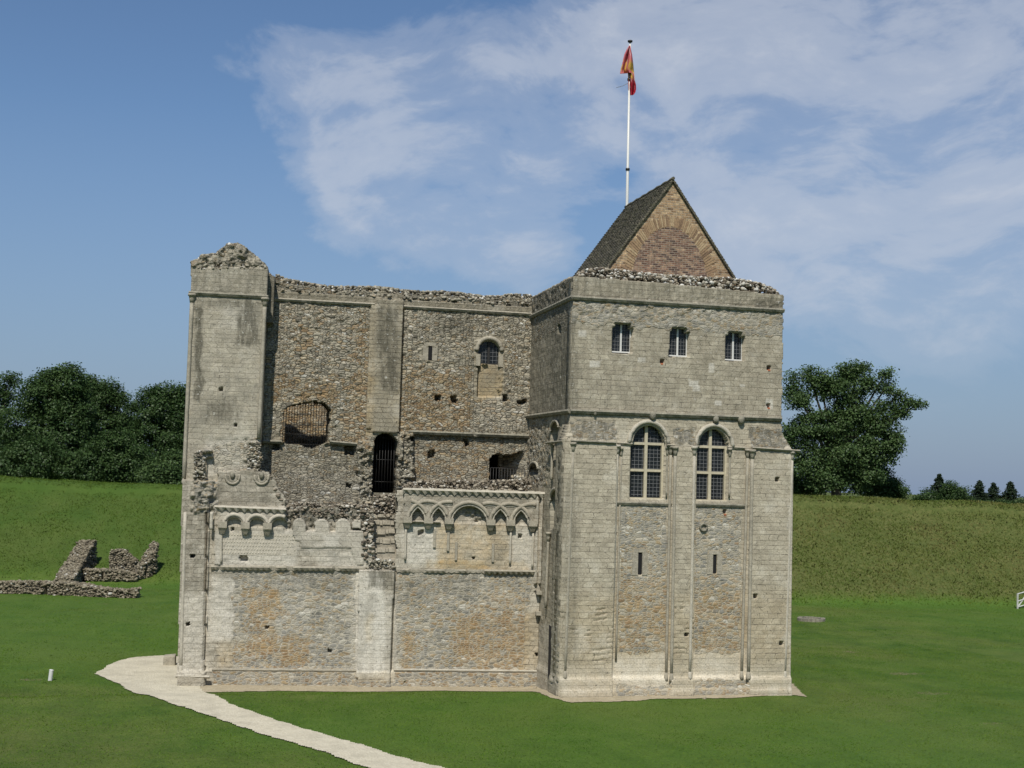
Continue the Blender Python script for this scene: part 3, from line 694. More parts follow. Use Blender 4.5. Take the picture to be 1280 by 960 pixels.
def U_depth(U, V, X, Y):
    st = prof(X, [(340, 373), (468, 380.5), (503, 383), (665, 393)])
    d = (fbm(U*4.5, V*7, 71)-.5)*.10+(fbm(U*10, V*13, 72)-.5)*.09
    par = Y < st
    d = np.where(par, .06+(fbm(U*6, V*6, 73)-.5)*.03-.10*(Y < st-9), d)
    edge = prof(Y, [(380, 470), (540, 463.5)]); edge2 = prof(Y, [(380, 503.3), (540, 497.3)])
    jx, jy = jit(U, V, X, Y, 6, 3, 74)
    but = (X > edge) & (X < edge2) & (Y > st-6) & (Y < 541)
    d = np.where(but, .34+(fbm(U*4, V*4, 75)-.5)*.02, d)
    d = np.where((X >= edge2) & (X < edge2+2.6) & (Y > st) & (Y < 540), -.16, d)  # groove added so the buttress edge shows a shadow line
    d = np.where((X > edge-6.5) & (X <= edge) & (Y > st) & (Y < 536), .10+(fbm(U*4, V*4, 75)-.5)*.03, d)
    # door surround and the torn masonry either side of it
    sur = inpoly(X, Y, archpoly(459, 503, 556, 640, 21)) & (Y < 575)
    d = np.where(sur & ~but, .22+(fbm(U*6, V*6, 78)-.5)*.05, d)
    torn = box(jx, jy, 446, 552, 466, 655, 3)+box(jx, jy, 497, 541, 517, 612, 3)
    d = d+np.clip(torn, 0, 1)*(.22+(fbm(U*5, V*6, 76)-.5)*.5)
    low = Y > prof(X, [(330, 553), (450, 556), (510, 540), (660, 546)])
    d = np.where(low & ~but & ~sur & (torn < .5), d*.7-.12, d)
    d = np.where(inpoly(jx, jy, [(599, 455), (624.5, 456), (624, 497), (598, 495)]), -.13+(fbm(U*4, V*4, 79)-.5)*.02, d)
    d = np.where(inpoly(X, Y, [(597.2, 452), (599.6, 452), (599, 497), (596.5, 496)]), -.30, d)
    d = np.where(inpoly(X, Y, UWIN), -.33, d)
    d = np.where(inpoly(X, Y, USLIT), -.6, d)
    for x, y, a, b in UHOLES: d = np.where((abs(jx-x) < a) & (abs(jy-y) < b), -.55, d)
    jx, jy = jit(U, V, X, Y, 7, 3.5, 77)
    ph = inpoly(jx, jy, URH)
    d = np.where(ph, -1.9*np.clip((658-X)/24, 0, 1)-.1+(fbm(U*6, V*6, 80)-.5)*.2, d)
    return d
def U_keep(U, V, X, Y):
    top = prof(X, U_TOP)+4.5
    k = Y > top+(fbm(U*5, U*0, 81)-.5)*5
    jx, jy = jit(U, V, X, Y, 6, 3.5, 82)
    k &= ~inpoly(jx, jy, UHOLE)
    k &= ~inpoly(X, Y, UDOOR)
    jx, jy = jit(U, V, X, Y, 7, 3.5, 77)
    k &= ~(inpoly(jx, jy, URH) & (X < 634))
    return k
def U_zone(U, V, X, Y):
    st = prof(X, [(340, 373), (468, 380.5), (503, 383), (665, 393)])
    jx, jy = jit(U, V, X, Y, 14, 2.2, 83)
    edge = prof(Y, [(380, 463), (540, 457)]); edge2 = prof(Y, [(380, 505), (540, 499)])
    but = sst(-1, 1, X-edge)*(1-sst(-1, 1, X-edge2))*(Y < 545)
    rub = np.where((Y < st) & (Y > st-9), .0, 1.0)*(1-but)
    rub = rub*(1-.9*box(X, Y, 592, 420, 631, 500, 2))*(1-.9*box(X, Y, 530, 427, 545, 452, 1.5))*(1-.8*box(jx, jy, 590, 395, 634, 440, 3)*0)
    rub = rub*(1-.95*box(jx, jy, 333, 545, 350, 555, 1))
    och = .06+.4*box(jx, jy, 370, 405, 395, 440, 8)+.5*box(jx, jy, 335, 470, 420, 500, 6)+.45*box(jx, jy, 440, 400, 462, 480, 8)+.55*box(jx, jy, 500, 462, 590, 545, 10)+.5*box(jx, jy, 430, 470, 465, 560, 8)
    och = och+.35*box(jx, jy, 520, 545, 620, 600, 10)+.55*box(jx, jy, 600, 455, 628, 500, 2)+.4*box(jx, jy, 360, 490, 425, 520, 8)
    wht = .35*box(jx, jy, 345, 590, 450, 640, 6)+.30*box(jx, jy, 600, 500, 660, 545, 10)+.25*box(jx, jy, 366, 575, 396, 600, 4)
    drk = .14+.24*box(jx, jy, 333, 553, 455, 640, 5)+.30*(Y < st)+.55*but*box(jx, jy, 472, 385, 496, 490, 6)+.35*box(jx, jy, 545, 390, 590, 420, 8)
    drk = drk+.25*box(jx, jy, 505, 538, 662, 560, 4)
    return np.clip(rub, 0, 1), np.clip(och, 0, 1), np.clip(wht, 0, 1), np.clip(drk, 0, .9)
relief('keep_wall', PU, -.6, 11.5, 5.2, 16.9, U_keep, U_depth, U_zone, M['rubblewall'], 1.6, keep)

# rooms and walls behind the openings
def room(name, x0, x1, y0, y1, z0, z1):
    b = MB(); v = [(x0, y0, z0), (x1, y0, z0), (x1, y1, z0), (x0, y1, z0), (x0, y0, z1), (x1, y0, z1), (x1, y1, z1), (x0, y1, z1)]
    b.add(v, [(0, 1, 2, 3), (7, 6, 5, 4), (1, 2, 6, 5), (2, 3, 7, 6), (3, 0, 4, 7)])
    return b.build(name, M['dark'], keep)  # room faces carry the painted interior shade
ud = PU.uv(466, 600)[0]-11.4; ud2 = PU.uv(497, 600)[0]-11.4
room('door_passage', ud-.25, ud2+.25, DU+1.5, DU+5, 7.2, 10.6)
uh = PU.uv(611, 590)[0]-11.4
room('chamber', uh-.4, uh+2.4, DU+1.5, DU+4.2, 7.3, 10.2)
def flat_zone(r, o, w, d): return lambda U, V, X, Y: (0*U+r, 0*U+o, 0*U+w, 0*U+d)
PI_ = Plane((-14.0, DU+6.3), (1, 0))
relief('inner_wall', PI_, 0, 6.4, 0, 15.6, lambda U, V, X, Y: V < 15.0+fbm(U*2, U*0, 3)*.8, lambda U, V, X, Y: (fbm(U*3, V*4, 91)-.5)*.2, flat_zone(1, .65, .1, .05), M['rubblewall'], .9, keep, .08)
wallbox('keep_side_wall', -14.52, -13.0, 6.3, 23.4, -.8, 15.4, M['wall'])
wallbox('keep_rear_wall', -14.4, 9.0, 23.4, 25.0, -.8, 15.3, M['wall'])
wallbox('keep_side_wall', 7.4, 8.9, 8.4, 23.4, -.8, 15.2, M['wall'])

# --- lower arcaded wall with the foot of the corner turret
def L_top(X):
    return prof(X, [(200, 596), (246, 600), (249, 568), (257, 562), (265, 563), (268, 600), (271, 596), (274, 588), (284, 588), (300, 589), (318, 588), (336, 589), (342, 600), (349, 611), (355, 622), (359, 630), (366, 634), (380, 632), (392, 634), (404, 633), (416, 636), (430, 632), (442, 634), (452, 636), (466, 642), (467, 712), (495, 712), (496, 612), (520, 613), (560, 611), (620, 613), (690, 615), (760, 616)])
ARC_R = dict(spr=650.8, caps=[509, 535.1, 560.8, 612.8, 637.5, 665.2])
def wedge(X, Y, x0, x1, ys):          # pointed opening between two capitals under interlaced arcs
    r = 26.0; s = ys+.03*(X-509)
    return (np.hypot(X-x1+26-26*0-26+x0-x0, Y-s) > -1) & (X > x0) & (X < x1) & (np.hypot(X-(x0+26), Y-s) < r) & (np.hypot(X-(x1-26), Y-s) < r) & (Y < s)
PIECES = [archpoly(366, 382, 656, 676, 8), archpoly(393, 411.5, 657, 664, 8.5), archpoly(419, 438.5, 657, 668, 9), archpoly(440.5, 452, 654, 661, 5), [(376, 664), (440, 664), (440, 685), (376, 685)], [(438, 663), (454, 663), (454, 706), (446, 706), (440, 690)]]
def L_depth(U, V, X, Y):
    s3 = .03*(X-509)
    d = (fbm(U*4, V*6, 101)-.5)*.05+(fbm(U*11, V*12, 102)-.5)*.025
    jx, jy = jit(U, V, X, Y, 8, 2.5, 103)
    rubm = box(jx, jy, 288, 714, 443, 836, 3)+box(jx, jy, 495, 716, 664, 838, 3)
    d = d+np.clip(rubm, 0, 1)*((fbm(U*3.5, V*6, 104)-.5)*.05-.03)
    # turret foot, buttress, plinth
    tf = X < prof(Y, [(560, 267), (618, 266), (622, 261), (700, 260), (840, 256.5)])
    d = d+np.where(tf & (Y > 600), .28, 0)
    bx0 = prof(Y, [(712, 449), (850, 446)]); bx1 = prof(Y, [(712, 492.5), (850, 487.5)])
    bu = (X > bx0) & (X < bx1) & (Y > 712)
    d = np.where(bu, .27+(fbm(U*5, V*6, 105)-.5)*.04, d)
    d = np.where((X >= bx1) & (X < bx1+2.4) & (Y > 714) & (Y < 838), -.20, d)  # added groove, makes a shadow line beside the buttress
    pl_ = prof(X, [(266, 837), (440, 838.5), (672, 840)])
    d = d+.09*sst(-1, 1, Y-pl_)*~bu+.05*bu*sst(-1, 1, Y-pl_)
    d = d+np.where(tf & (Y > 840), .10, 0)
    # right-hand blind arcade: panels sunk between capitals
    ins = (X > 505) & (X < 672) & (Y > 612)
    pan = (X > 507) & (X < 668) & (Y > 651+s3) & (Y < 716)
    rec = np.zeros_like(U, bool)
    cs = ARC_R['caps']
    for a, b in ((0, 1), (1, 2), (3, 4), (4, 5)): rec |= wedge(X, Y, cs[a]+2, cs[b]-2, 651.5+0*X)
    big = (np.hypot(X-586.8, Y-(651.5+.03*77)) < 25) & (Y <= 654.5)
    d = np.where(ins & (Y < 652+s3), .16+(fbm(U*6, V*6, 106)-.5)*.02, d)
    d = np.where(rec, -.10, d); d = np.where(big, -.05+(fbm(U*5, V*6, 107)-.5)*.08, d)
    # ruined patch inside the great arch
    d = d-box(jx, jy, 578, 634, 606, 652, 3)*(.10+(fbm(U*6, V*7, 108)-.5)*.3)
    # pilasters by the corner
    for x0, x1, dd in ((669.5, 673.5, .16), (676, 680.5, .20), (682, 690, .10)):
        sh = .028*(650-Y)
        d = np.where((X > x0+sh) & (X < x1+sh) & (Y > 620) & (Y < 730 if x0 < 680 else Y < 850), d+dd, d)
    # left-hand blind arcade
    s4 = .03*(X-276)
    spr = 656.5+s4
    ina = (X > 268) & (X < 358) & (Y > 634)
    d = np.where(ina & (Y < spr), .14+(fbm(U*6, V*6, 109)-.5)*.02, d)
    for c in (293, 321.5, 349):
        d = np.where((np.hypot(X-c, Y-(656.5+.03*(c-276))) < 10.8) & (Y <= spr+.5), -.06, d)
    d = np.where((X > 268) & (X < 277) & (Y > 656) & (Y < 706), .10, d)
    # the rest of that arcade survives only as its backing
    rr = box(jx, jy, 357, 628, 466, 664, 2)
    d = d+rr*((fbm(U*5, V*6, 110)-.5)*.35-.16)
    for P_ in PIECES:
        d = np.where(inpoly(X+(jx-X)*.3, Y+(jy-Y)*.3, P_), .05+(fbm(U*4, V*4, 111)-.5)*.04, d)
    # torn stump between turret foot and wall
    st = box(jx, jy, 240, 560, 271, 642, 3)
    d = d+st*((fbm(U*5, V*6, 112)-.5)*.45+.05)*(1-box(X, Y, 256.5, 570, 271, 599, 1))
    d = d-.6*box(jx, jy, 258, 572, 271, 600, 1.5)
    for x, y, a, b in ((290, 661.5, 2.2, 1.8), (305.5, 698.5, 3.4, 3.4), (242, 695, 3, 2), (236, 778, 2, 2), (525, 665.5, 2.6, 3), (650, 669, 1.8, 2.6), (672, 742, 2, 2.2), (678, 772, 2, 2.4), (671, 819, 2, 2.4), (686, 736, 1.5, 2), (678, 824, 3, 3), (333, 786, 2, 2), (412, 813, 3, 2), (366, 676, 1, 7), (597, 652.5, 2.4, 1.6), (593, 698, 2, 1)):
        d = np.where((abs(jx-x) < a) & (abs(jy-y) < b), -.28, d)
    d = np.where(tf & (np.abs(X-prof(Y, [(600, 259.2), (840, 255.6)])) < 1.3) & (Y > 640) & (Y < 838), -.12, d)  # added groove for a dark shadow line at the turret foot
    return d
def L_keep(U, V, X, Y):
    jx, jy = jit(U, V, X, Y, 6, 3.0, 121)
    lf = prof(Y, [(560, 229.5), (700, 226.3), (842, 222.5), (860, 222)])
    return (Y > L_top(jx)+(jy-Y)) & (X > lf) & (U < 14.75)
def L_zone(U, V, X, Y):
    jx, jy = jit(U, V, X, Y, 12, 2.2, 123)
    rub = box(jx, jy, 292, 714, 445, 870, 3)+box(jx, jy, 495, 716, 664, 870, 3)
    rub = rub+box(jx, jy, 357, 628, 466, 652, 2)+box(jx, jy, 243, 560, 271, 640, 2)+.9*box(jx, jy, 265, 838, 690, 870, 1)
    rub = rub-box(jx, jy, 655, 760, 690, 838, 3)
    rub = rub*(1-box(X, Y, 445, 712, 494, 850, 1.5))
    och = .10+.75*box(jx, jy, 308, 735, 352, 768, 6)+.6*box(jx, jy, 310, 765, 342, 820, 6)+.6*box(jx, jy, 350, 798, 385, 830, 5)+.42*box(jx, jy, 275, 800, 385, 836, 8)+.3*box(jx, jy, 265, 838, 690, 870, 2)
    och = och+.35*box(jx, jy, 322, 735, 346, 800, 5)+.7*box(jx, jy, 500, 790, 522, 838, 4)+.6*box(jx, jy, 565, 770, 600, 825, 6)+.35*box(jx, jy, 600, 740, 660, 838, 10)+.52*box(jx, jy, 545, 656, 612, 712, 5)+.4*box(jx, jy, 530, 700, 660, 716, 3)+.4*box(jx, jy, 610, 656, 636, 700, 4)
    och = och+.35*box(jx, jy, 568, 765, 690, 838, 9)+.3*box(jx, jy, 457, 765, 466, 800, 4)
    wht = .75*box(jx, jy, 262, 720, 292, 800, 5)+.85*box(jx, jy, 438, 715, 480, 845, 5)+.45*box(jx, jy, 470, 740, 497, 850, 5)+.45*box(jx, jy, 226, 740, 260, 840, 8)
    wht = wht+.4*box(jx, jy, 545, 662, 612, 712, 5)+.45*box(jx, jy, 345, 722, 385, 790, 8)+.4*box(jx, jy, 292, 714, 330, 735, 5)+.3*box(jx, jy, 520, 716, 560, 735, 5)
    wht = wht+.75*box(jx, jy, 505, 652, 545, 704, 4)+.55*box(jx, jy, 636, 660, 668, 712, 4)+.6*box(jx, jy, 270, 662, 370, 712, 5)+.55*box(jx, jy, 378, 664, 402, 690, 4)+.4*box(jx, jy, 400, 680, 460, 712, 6)+.35*box(jx, jy, 278, 640, 360, 656, 3)+.3*box(jx, jy, 495, 715, 506, 838, 3)
    drk = .10+.25*box(jx, jy, 266, 588, 358, 634, 6)+.45*box(jx, jy, 458, 712, 492, 736, 2)+.2*box(jx, jy, 380, 664, 460, 690, 8)+.25*box(jx, jy, 500, 612, 675, 650, 4)+.25*box(jx, jy, 497, 718, 600, 745, 10)+.2*box(jx, jy, 296, 715, 440, 740, 8)
    drk = drk+.25*box(jx, jy, 222, 600, 262, 740, 12)+.55*box(jx, jy, 358, 628, 466, 662, 3)
    for P_ in PIECES:
        m_ = inpoly(X, Y, P_); rub = np.where(m_, 0, rub); drk = np.where(m_, .15, drk); wht = np.where(m_, .35, wht)
    wht = wht+.5*box(jx, jy, 405, 668, 425, 684, 3)
    return np.clip(rub, 0, 1), np.clip(och, 0, 1), np.clip(wht, 0, 1), np.clip(drk, 0, .9)
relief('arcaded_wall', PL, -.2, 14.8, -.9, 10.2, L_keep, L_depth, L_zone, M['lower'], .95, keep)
# rubble fill of the ledge between the two walls
b = MB()
p = [PL.at(3.1, 0, -.85), PL.at(7.55, 0, -.85), (ud-.05, DU-.02, 0), (-11.4, DU-.02, 0)]
b.hexa([(*q[:2], -.8) for q in p]+[(*q[:2], 6.85) for q in p])
p = [PL.at(8.65, 0, -.85), PL.at(14.75, 0, -.85), (-.05, DU-.02, 0), (ud2+.05, DU-.02, 0)]
b.hexa([(*q[:2], -.8) for q in p]+[(*q[:2], 7.7) for q in p])
p = [PL.at(7.5, 0, -.9), PL.at(8.7, 0, -.9), (ud2+.1, DU+.1, 0), (ud-.1, DU+.1, 0)]
b.hexa([(*q[:2], -.8) for q in p]+[(*q[:2], 4.2) for q in p])
b.build('ledge_core', M['rubblewall'], keep)

# --- corner turret
T_TOP = [(225, 330), (239, 327), (250, 325.5), (251, 319), (271, 317.5), (277, 311), (285, 304), (298, 303), (309, 311), (318, 318), (325, 325), (333.5, 333), (345, 334)]
def T_edge(Y): return prof(Y, [(300, 239), (366, 238), (640, 228.5)])
def T_depth(U, V, X, Y):
    d = -.2+(fbm(U*3, V*4, 131)-.5)*.03+(fbm(U*10, V*10, 132)-.5)*.015
    st = prof(X, [(236, 365), (333, 370.5)])
    d = np.where(Y < st, -.13+(fbm(U*4, V*4, 133)-.5)*.05, d)
    d = np.where(Y < 334, -.2+(fbm(U*4, V*4, 136)-.5)*.5, d)
    jx, jy = jit(U, V, X, Y, 8, 3, 134)
    d = d+box(jx, jy, 305, 548, 326, 592, 3)*((fbm(U*5, V*6, 135)-.5)*.45)
    d = d+box(jx, jy, 255, 548, 330, 592, 4)*((fbm(U*5, V*5, 137)-.5)*.06-.04)
    for x, y in ((293.8, 531), (275.5, 486)): d = np.where((abs(X-x) < 2.1) & (abs(Y-y) < 2), -.5, d)
    return d
def T_keep(U, V, X, Y):
    rt = prof(Y, [(300, 334.5), (345, 334), (368, 333.5), (548, 325), (620, 321)])
    jx, jy = jit(U, V, X, Y, 8, 3, 134)
    rt = rt+np.where(Y > 548, (jx-X)*1.2, 0)
    return (Y > prof(jx, T_TOP)) & (X > T_edge(Y)) & (X < rt)
def T_zone(U, V, X, Y):
    jx, jy = jit(U, V, X, Y, 12, 2.2, 138)
    st = prof(X, [(236, 365), (333, 370.5)])
    rub = (1-sst(330, 336, jy))+.9*box(jx, jy, 306, 548, 330, 592, 3)+.55*box(jx, jy, 262, 552, 312, 592, 4)
    drk = .15+.25*(Y < st)+.75*box(jx, jy, 243, 385, 252, 500, 3)+.7*box(jx, jy, 298, 374, 322, 430, 6)+.4*box(jx, jy, 256, 500, 300, 530, 8)+.35*box(jx, jy, 246, 372, 300, 384, 4)
    wht = .22+.35*box(jx, jy, 255, 545, 325, 592, 6)+.3*box(jx, jy, 275, 378, 320, 410, 8)
    return np.clip(rub, 0, 1), 0*U+.08, wht, np.clip(drk, 0, .9)
relief('corner_turret', PL, -.35, 3.2, 7.4, 18.6, T_keep, T_depth, T_zone, M['wall'], 1.4, keep)
b = MB(); b.hexa([(-14.38, 5.9, -.8), (-12.5, 5.9, -.8), (-12.5, 8.2, -.8), (-14.38, 8.2, -.8), (-14.38, 6.0, 16.4), (-12.3, 5.9, 16.4), (-12.3, 8.2, 16.4), (-14.38, 8.2, 16.4)])
b.build('turret_core', M['wall'], keep)
# stepped return of the turret's parapet and wall
b = MB(); uA = PL.uv(334, 340)[0]; uB = PL.uv(342.5, 340)[0]
b.pbox(PL, uA-.2, uB, 14.6, 16.55, -1.6, -.75)
b.build('turret_return', M['wall'], keep)

# --- string courses
def string_course(pl, x0, y0, x1, y1, h, pr, mat=None, off=0.0, gaps=.0, wave=0.0, seed=0, name='string_course', par=None):
    u0, v0 = pl.uv(x0, y0); u1, v1 = pl.uv(x1, y1)
    m = max(2, int(abs(u1-u0)/(.15 if wave > .04 else .11))); us = np.linspace(u0, u1, m+1); r = np.random.default_rng(seed)
    b = MB(); sec = []
    for i, u in enumerate(us):
        vv = v0+(v1-v0)*(u-u0)/(u1-u0); jt = (r.random()-.5)*.03
        bot = -h/2+(wave*(1 if i % 2 else -1) if wave else (r.random()-.5)*.015)
        prj = pr*(1+(r.random()-.5)*.18)*(.22 if gaps and vnoise(np.array([i*.35]), np.array([seed*3.1]), seed)[0] < gaps else 1)
        sec.append([(vv+h/2+jt*.5, off-.06), (vv+h/2+jt*.5, off+prj*.75), (vv+h*.1, off+prj), (vv+bot, off+prj*.55), (vv+bot-.01, off-.06)])
    for i in range(m):
        a = [pl.at(us[i], z, d) for z, d in sec[i]]; c = [pl.at(us[i+1], z, d) for z, d in sec[i+1]]
        k = len(a); fs = [(j, j+1, k+j+1, k+j) for j in range(k-1)]
        fs += [tuple(range(k))[::-1], tuple(range(k, 2*k))]
        b.add(a+c, fs)
    return b.build(name, mat or M['trim'], par or keep)
string_course(PF, 714.5, 372, 979.5, 388.5, .15, .13, M['trimdark'], 0, 0, 0, 1)
string_course(PR, 664.5, 396, 717.5, 371.5, .15, .13, M['trimdark'], 0, 0, 0, 2)
string_course(PF, 712.5, 514, 976, 524, .16, .16, M['trimdark'], 0, 0, 0, 3)
string_course(PR, 660, 521, 714, 514, .16, .16, M['trimdark'], 0, 0, 0, 4)
string_course(PF, 711, 551.5, 767, 554, .09, .10, M['trimdark'], .26, 0, 0, 5)
string_course(PF, 767, 553.5, 790, 555, .09, .09, M['trim'], 0, 0, 0, 6)
string_course(PF, 832, 556.5, 872, 558.5, .09, .10, M['trim'], .12, 0, 0, 7)
string_course(PF, 909, 559, 938, 560.5, .09, .09, M['trim'], 0, 0, 0, 8)
string_course(PF, 936, 560, 995.5, 564, .10, .12, M['trim'], .26, 0, 0, 9)
string_course(PR, 690, 554, 711, 552, .09, .1, M['trimdark'], .2, 0, 0, 10)
string_course(PF, 768, 628.5, 840, 630.5, .13, .10, M['trimdark'], 0, 0, 0, 11)
string_course(PF, 867, 630.5, 935, 632.5, .13, .10, M['trimdark'], 0, 0, 0, 12)
string_course(PU, 341, 374, 468, 381, .13, .13, M['trim'], 0, 0, 0, 13)
string_course(PU, 503, 383.5, 664, 393, .13, .13, M['trim'], 0, 0, 0, 14)
string_course(PU, 511, 540, 660, 545.5, .16, .16, M['trimdark'], -.02, .12, 0, 15)
string_course(PU, 328, 552, 351, 552.5, .14, .16, M['trimdark'], 0, 0, 0, 16)
string_course(PU, 412, 552.5, 446, 555.5, .14, .16, M['trimdark'], 0, .1, 0, 17)
string_course(PL, 235.5, 365.3, 335, 370.5, .14, .13, M['trimdark'], -.2, 0, 0, 18)
string_course(PL, 264, 709, 456, 711, .17, .14, M['trim'], 0, .30, .02, 19)
string_course(PL, 496, 713, 605, 714, .14, .10, M['trim'], 0, .55, .02, 20)
string_course(PL, 605, 714, 672, 715, .16, .16, M['trim'], 0, 0, .035, 21)
string_course(PL, 265, 836.8, 446, 838.3, .10, .08, M['trim'], 0.05, 0, 0, 22)
string_course(PL, 492, 837, 676, 839, .10, .08, M['trimpale'], 0.05, 0, 0, 23)
string_course(PL, 221, 843.5, 263, 844.5, .12, .14, M['trimpale'], .36, 0, 0, 24)
# corbel tables over the two arcades
string_course(PL, 503.5, 612.5, 681, 618, .20, .20, M['trimpale'], .1, 0, .075, 25, 'cornice')
string_course(PL, 268.5, 634, 357.5, 637.5, .18, .20, M['trimpale'], .08, 0, .075, 26, 'cornice')

# --- arch mouldings, capitals, shafts
def arch(pl, cx, cy, r, a0, a1, sec, d, mat, name='arch_moulding', tilt=.03, ry=None, clip=None):
    b = MB(); pts = []
    for a in np.linspace(rad(a0), rad(a1), 22):
        x = cx+r*math.cos(a); y = cy-(ry or r)*math.sin(a)+tilt*r*math.cos(a)
        if clip and not (clip[0] <= x <= clip[1]): continue
        pts.append(pl.pt(x, y, d))
    if len(pts) > 1: b.tube(pts, sec, 8)
    return b.build(name, mat, keep, True)
def capital(pl, x, y, w, h, d0, d1, mat, corbel=True):
    u, v = pl.uv(x, y, d0); b = MB()
    b.pbox(pl, u-w/2, u+w/2, v-h*.15, v+h*.35, d0-.05, d1)
    tp = [pl.at(u+s*w*.46, v-h*.15, d) for s, d in ((-1, d1-.02), (1, d1-.02), (1, d0-.04), (-1, d0-.04))]
    k = .2 if corbel else .30; z = v-h*.65
    bt = [pl.at(u+s*w*k, z, d) for s, d in ((-1, d0+(d1-d0)*.45), (1, d0+(d1-d0)*.45), (1, d0-.04), (-1, d0-.04))]
    b.hexa(bt+tp)
    return b.build('capital', mat, keep)
def shaft(pl, x0, y0, x1, y1, r, d, mat, cap=True, base=True):
    p0 = pl.pt(x0, y0, d); p1 = pl.pt(x1, y1, d)
    mid = [p0+(p1-p0)*k for k in np.linspace(0, 1, 9)]
    r = r*.8
    b = MB(); b.tube(mid, [r*(1+.06*math.sin(i*2.1)) for i in range(9)], 10)
    o = b.build('angle_shaft', mat, keep, True)
    if cap:
        b = MB(); b.tube([p0+np.array([0, 0, z]) for z in (-.28, -.12, 0.0, .001, .10)], [r*1.05, r*1.4, r*1.7, r*2.1, r*2.1], 10)
        c = b.build('shaft_capital', mat, o, True)
    if base:
        b = MB(); b.tube([p1+np.array([0, 0, z]) for z in (-.12, 0, .08, .2)], [r*1.5, r*1.45, r*1.2, r*1.02], 10)
        b.build('shaft_base', mat, o, True)
    return o
# forebuilding: shafts at the buttress edges
shaft(PF, 716.3, 556, 702.5+3.5, 845, .085, .22, M['trim'])
shaft(PF, 771.0, 559, 762.3, 853, .10, .10, M['trimpale'])
shaft(PF, 776.5, 562, 769.8, 826, .055, .02, M['trim'], True, False)
shaft(PF, 838.6, 560, 832.6, 847, .075, .08, M['trim'])
shaft(PF, 844.2, 561, 839.2, 848, .08, .26, M['trim'])
shaft(PF, 868.0, 561, 862.2, 846, .08, .26, M['trimpale'])
shaft(PF, 912.5, 563, 911.5, 622, .055, .04, M['trim'], True, False)
shaft(PF, 834.2, 561, 833.0, 622, .05, .03, M['trim'], True, False)
shaft(PF, 934.8, 564, 927.0, 845, .075, .10, M['trim'])
shaft(PF, 940.5, 565, 935.5, 846, .09, .26, M['trim'])
shaft(PF, 990.2, 567, 981.0, 845, .075, .22, M['trimpale'])
shaft(PR, 690.5, 557, 689.2, 600, .07, .10, M['trim'], True, False)
shaft(PR, 685.6, 668, 682.0, 760, .07, .10, M['trim'], True, False)
# turret shafts
shaft(PL, 240.2, 370, 229.5, 605, .10, -.17, M['trim'], True, False)
shaft(PL, 231.5, 640, 226.0, 838, .085, .26, M['trimpale'], False, True)
shaft(PL, 331.3, 375, 323.4, 548, .10, -.17, M['trim'], True, False)
shaft(PL, 264.6, 640, 263.8, 662, .085, .30, M['trimpale'], False, False)
# window hood mouldings
arch(PF, 811, 554, 24.5, 0, 180, .085, .02, M['trimpale'], ry=27)
arch(PF, 893, 558, 23, 0, 180, .085, .02, M['trimpale'], ry=26.5)
arch(PF, 811, 554, 21.3, 0, 180, .06, -.06, M['trim'], ry=23.5)
arch(PF, 892, 558, 20, 0, 180, .06, -.06, M['trim'], ry=23)
# interlaced arcade
yl = lambda x: 651.5+.03*(x-509)
for c, a0, a1 in ((509.5, 0, 80), (535.3, 0, 180), (561, 80, 180), (586.8, 0, 180), (612.8, 0, 112), (638.2, 0, 180), (664.5, 78, 180)):
    arch(PL, c, yl(c), 25.9, a0, a1, .085, .17, M['trim'], clip=(505.5, 671))
    arch(PL, c, yl(c), 22.6, a0, a1, .05, .14, M['trimpale'], clip=(505.5, 671))
for x in ARC_R['caps']: capital(PL, x, yl(x)-.5, .36, .46, .02, .31, M['trim'])
for x, y0, y1 in ((507.5, 660, 700), (638.6, 664, 705), (666.5, 666, 710)): shaft(PL, x, y0, x-1.2, y1, .06, .06, M['trimpale'], False, False)
for x, y in ((560, 676), (570, 688), (616, 690), (543, 672)):
    u, v = PL.uv(x, y); b = MB(); b.pbox(PL, u-.05, u+.05, v-.4, v+.35, -.05, .07+.01*(x % 3)); b.build('broken_shaft', M['trim'], keep)
# round arcade on the other side
for c in (293, 321.5, 349.5):
    y = 656.5+.03*(c-276)
    arch(PL, c, y, 14.0, 0 if c < 340 else 62, 180, .075, .15, M['trimpale'])
    arch(PL, c, y, 11.4, 0 if c < 340 else 75, 180, .045, .12, M['trim'])
for x, y in ((278.5, 657), (306.8, 658), (334.4, 659)): capital(PL, x, y, .36, .5, .02, .33, M['trim'])
shaft(PL, 276.5, 664, 276.0, 704, .07, .06, M['trimpale'], False, False)
# diaper-cut stones of the panel under that arcade
b = MB()
for r_ in range(6):
    for k in range(26):
        x = 279+k*3.6+(1.8 if r_ % 2 else 0)-.12*r_; y = 668+r_*4.4+.02*(x-276)
        if x > 372-(3 if r_ % 2 else 0) or (x > 350 and random.random() < .35): continue
        u, v = PL.uv(x, y)
        b.add([PL.at(u-.045, v-.05, .01), PL.at(u+.045, v-.05, .01), PL.at(u+.02, v+.05, .01), PL.at(u-.02, v+.05, .01), PL.at(u, v-.02, .036)], [(0, 1, 4), (1, 2, 4), (2, 3, 4), (3, 0, 4)])
b.pbox(PL, PL.uv(277.5, 690)[0], PL.uv(371, 690)[0], PL.uv(300, 693.5)[1], PL.uv(300, 666.5)[1], -.05, .012)
b.build('diaper_carving', M['trimpale'], keep)
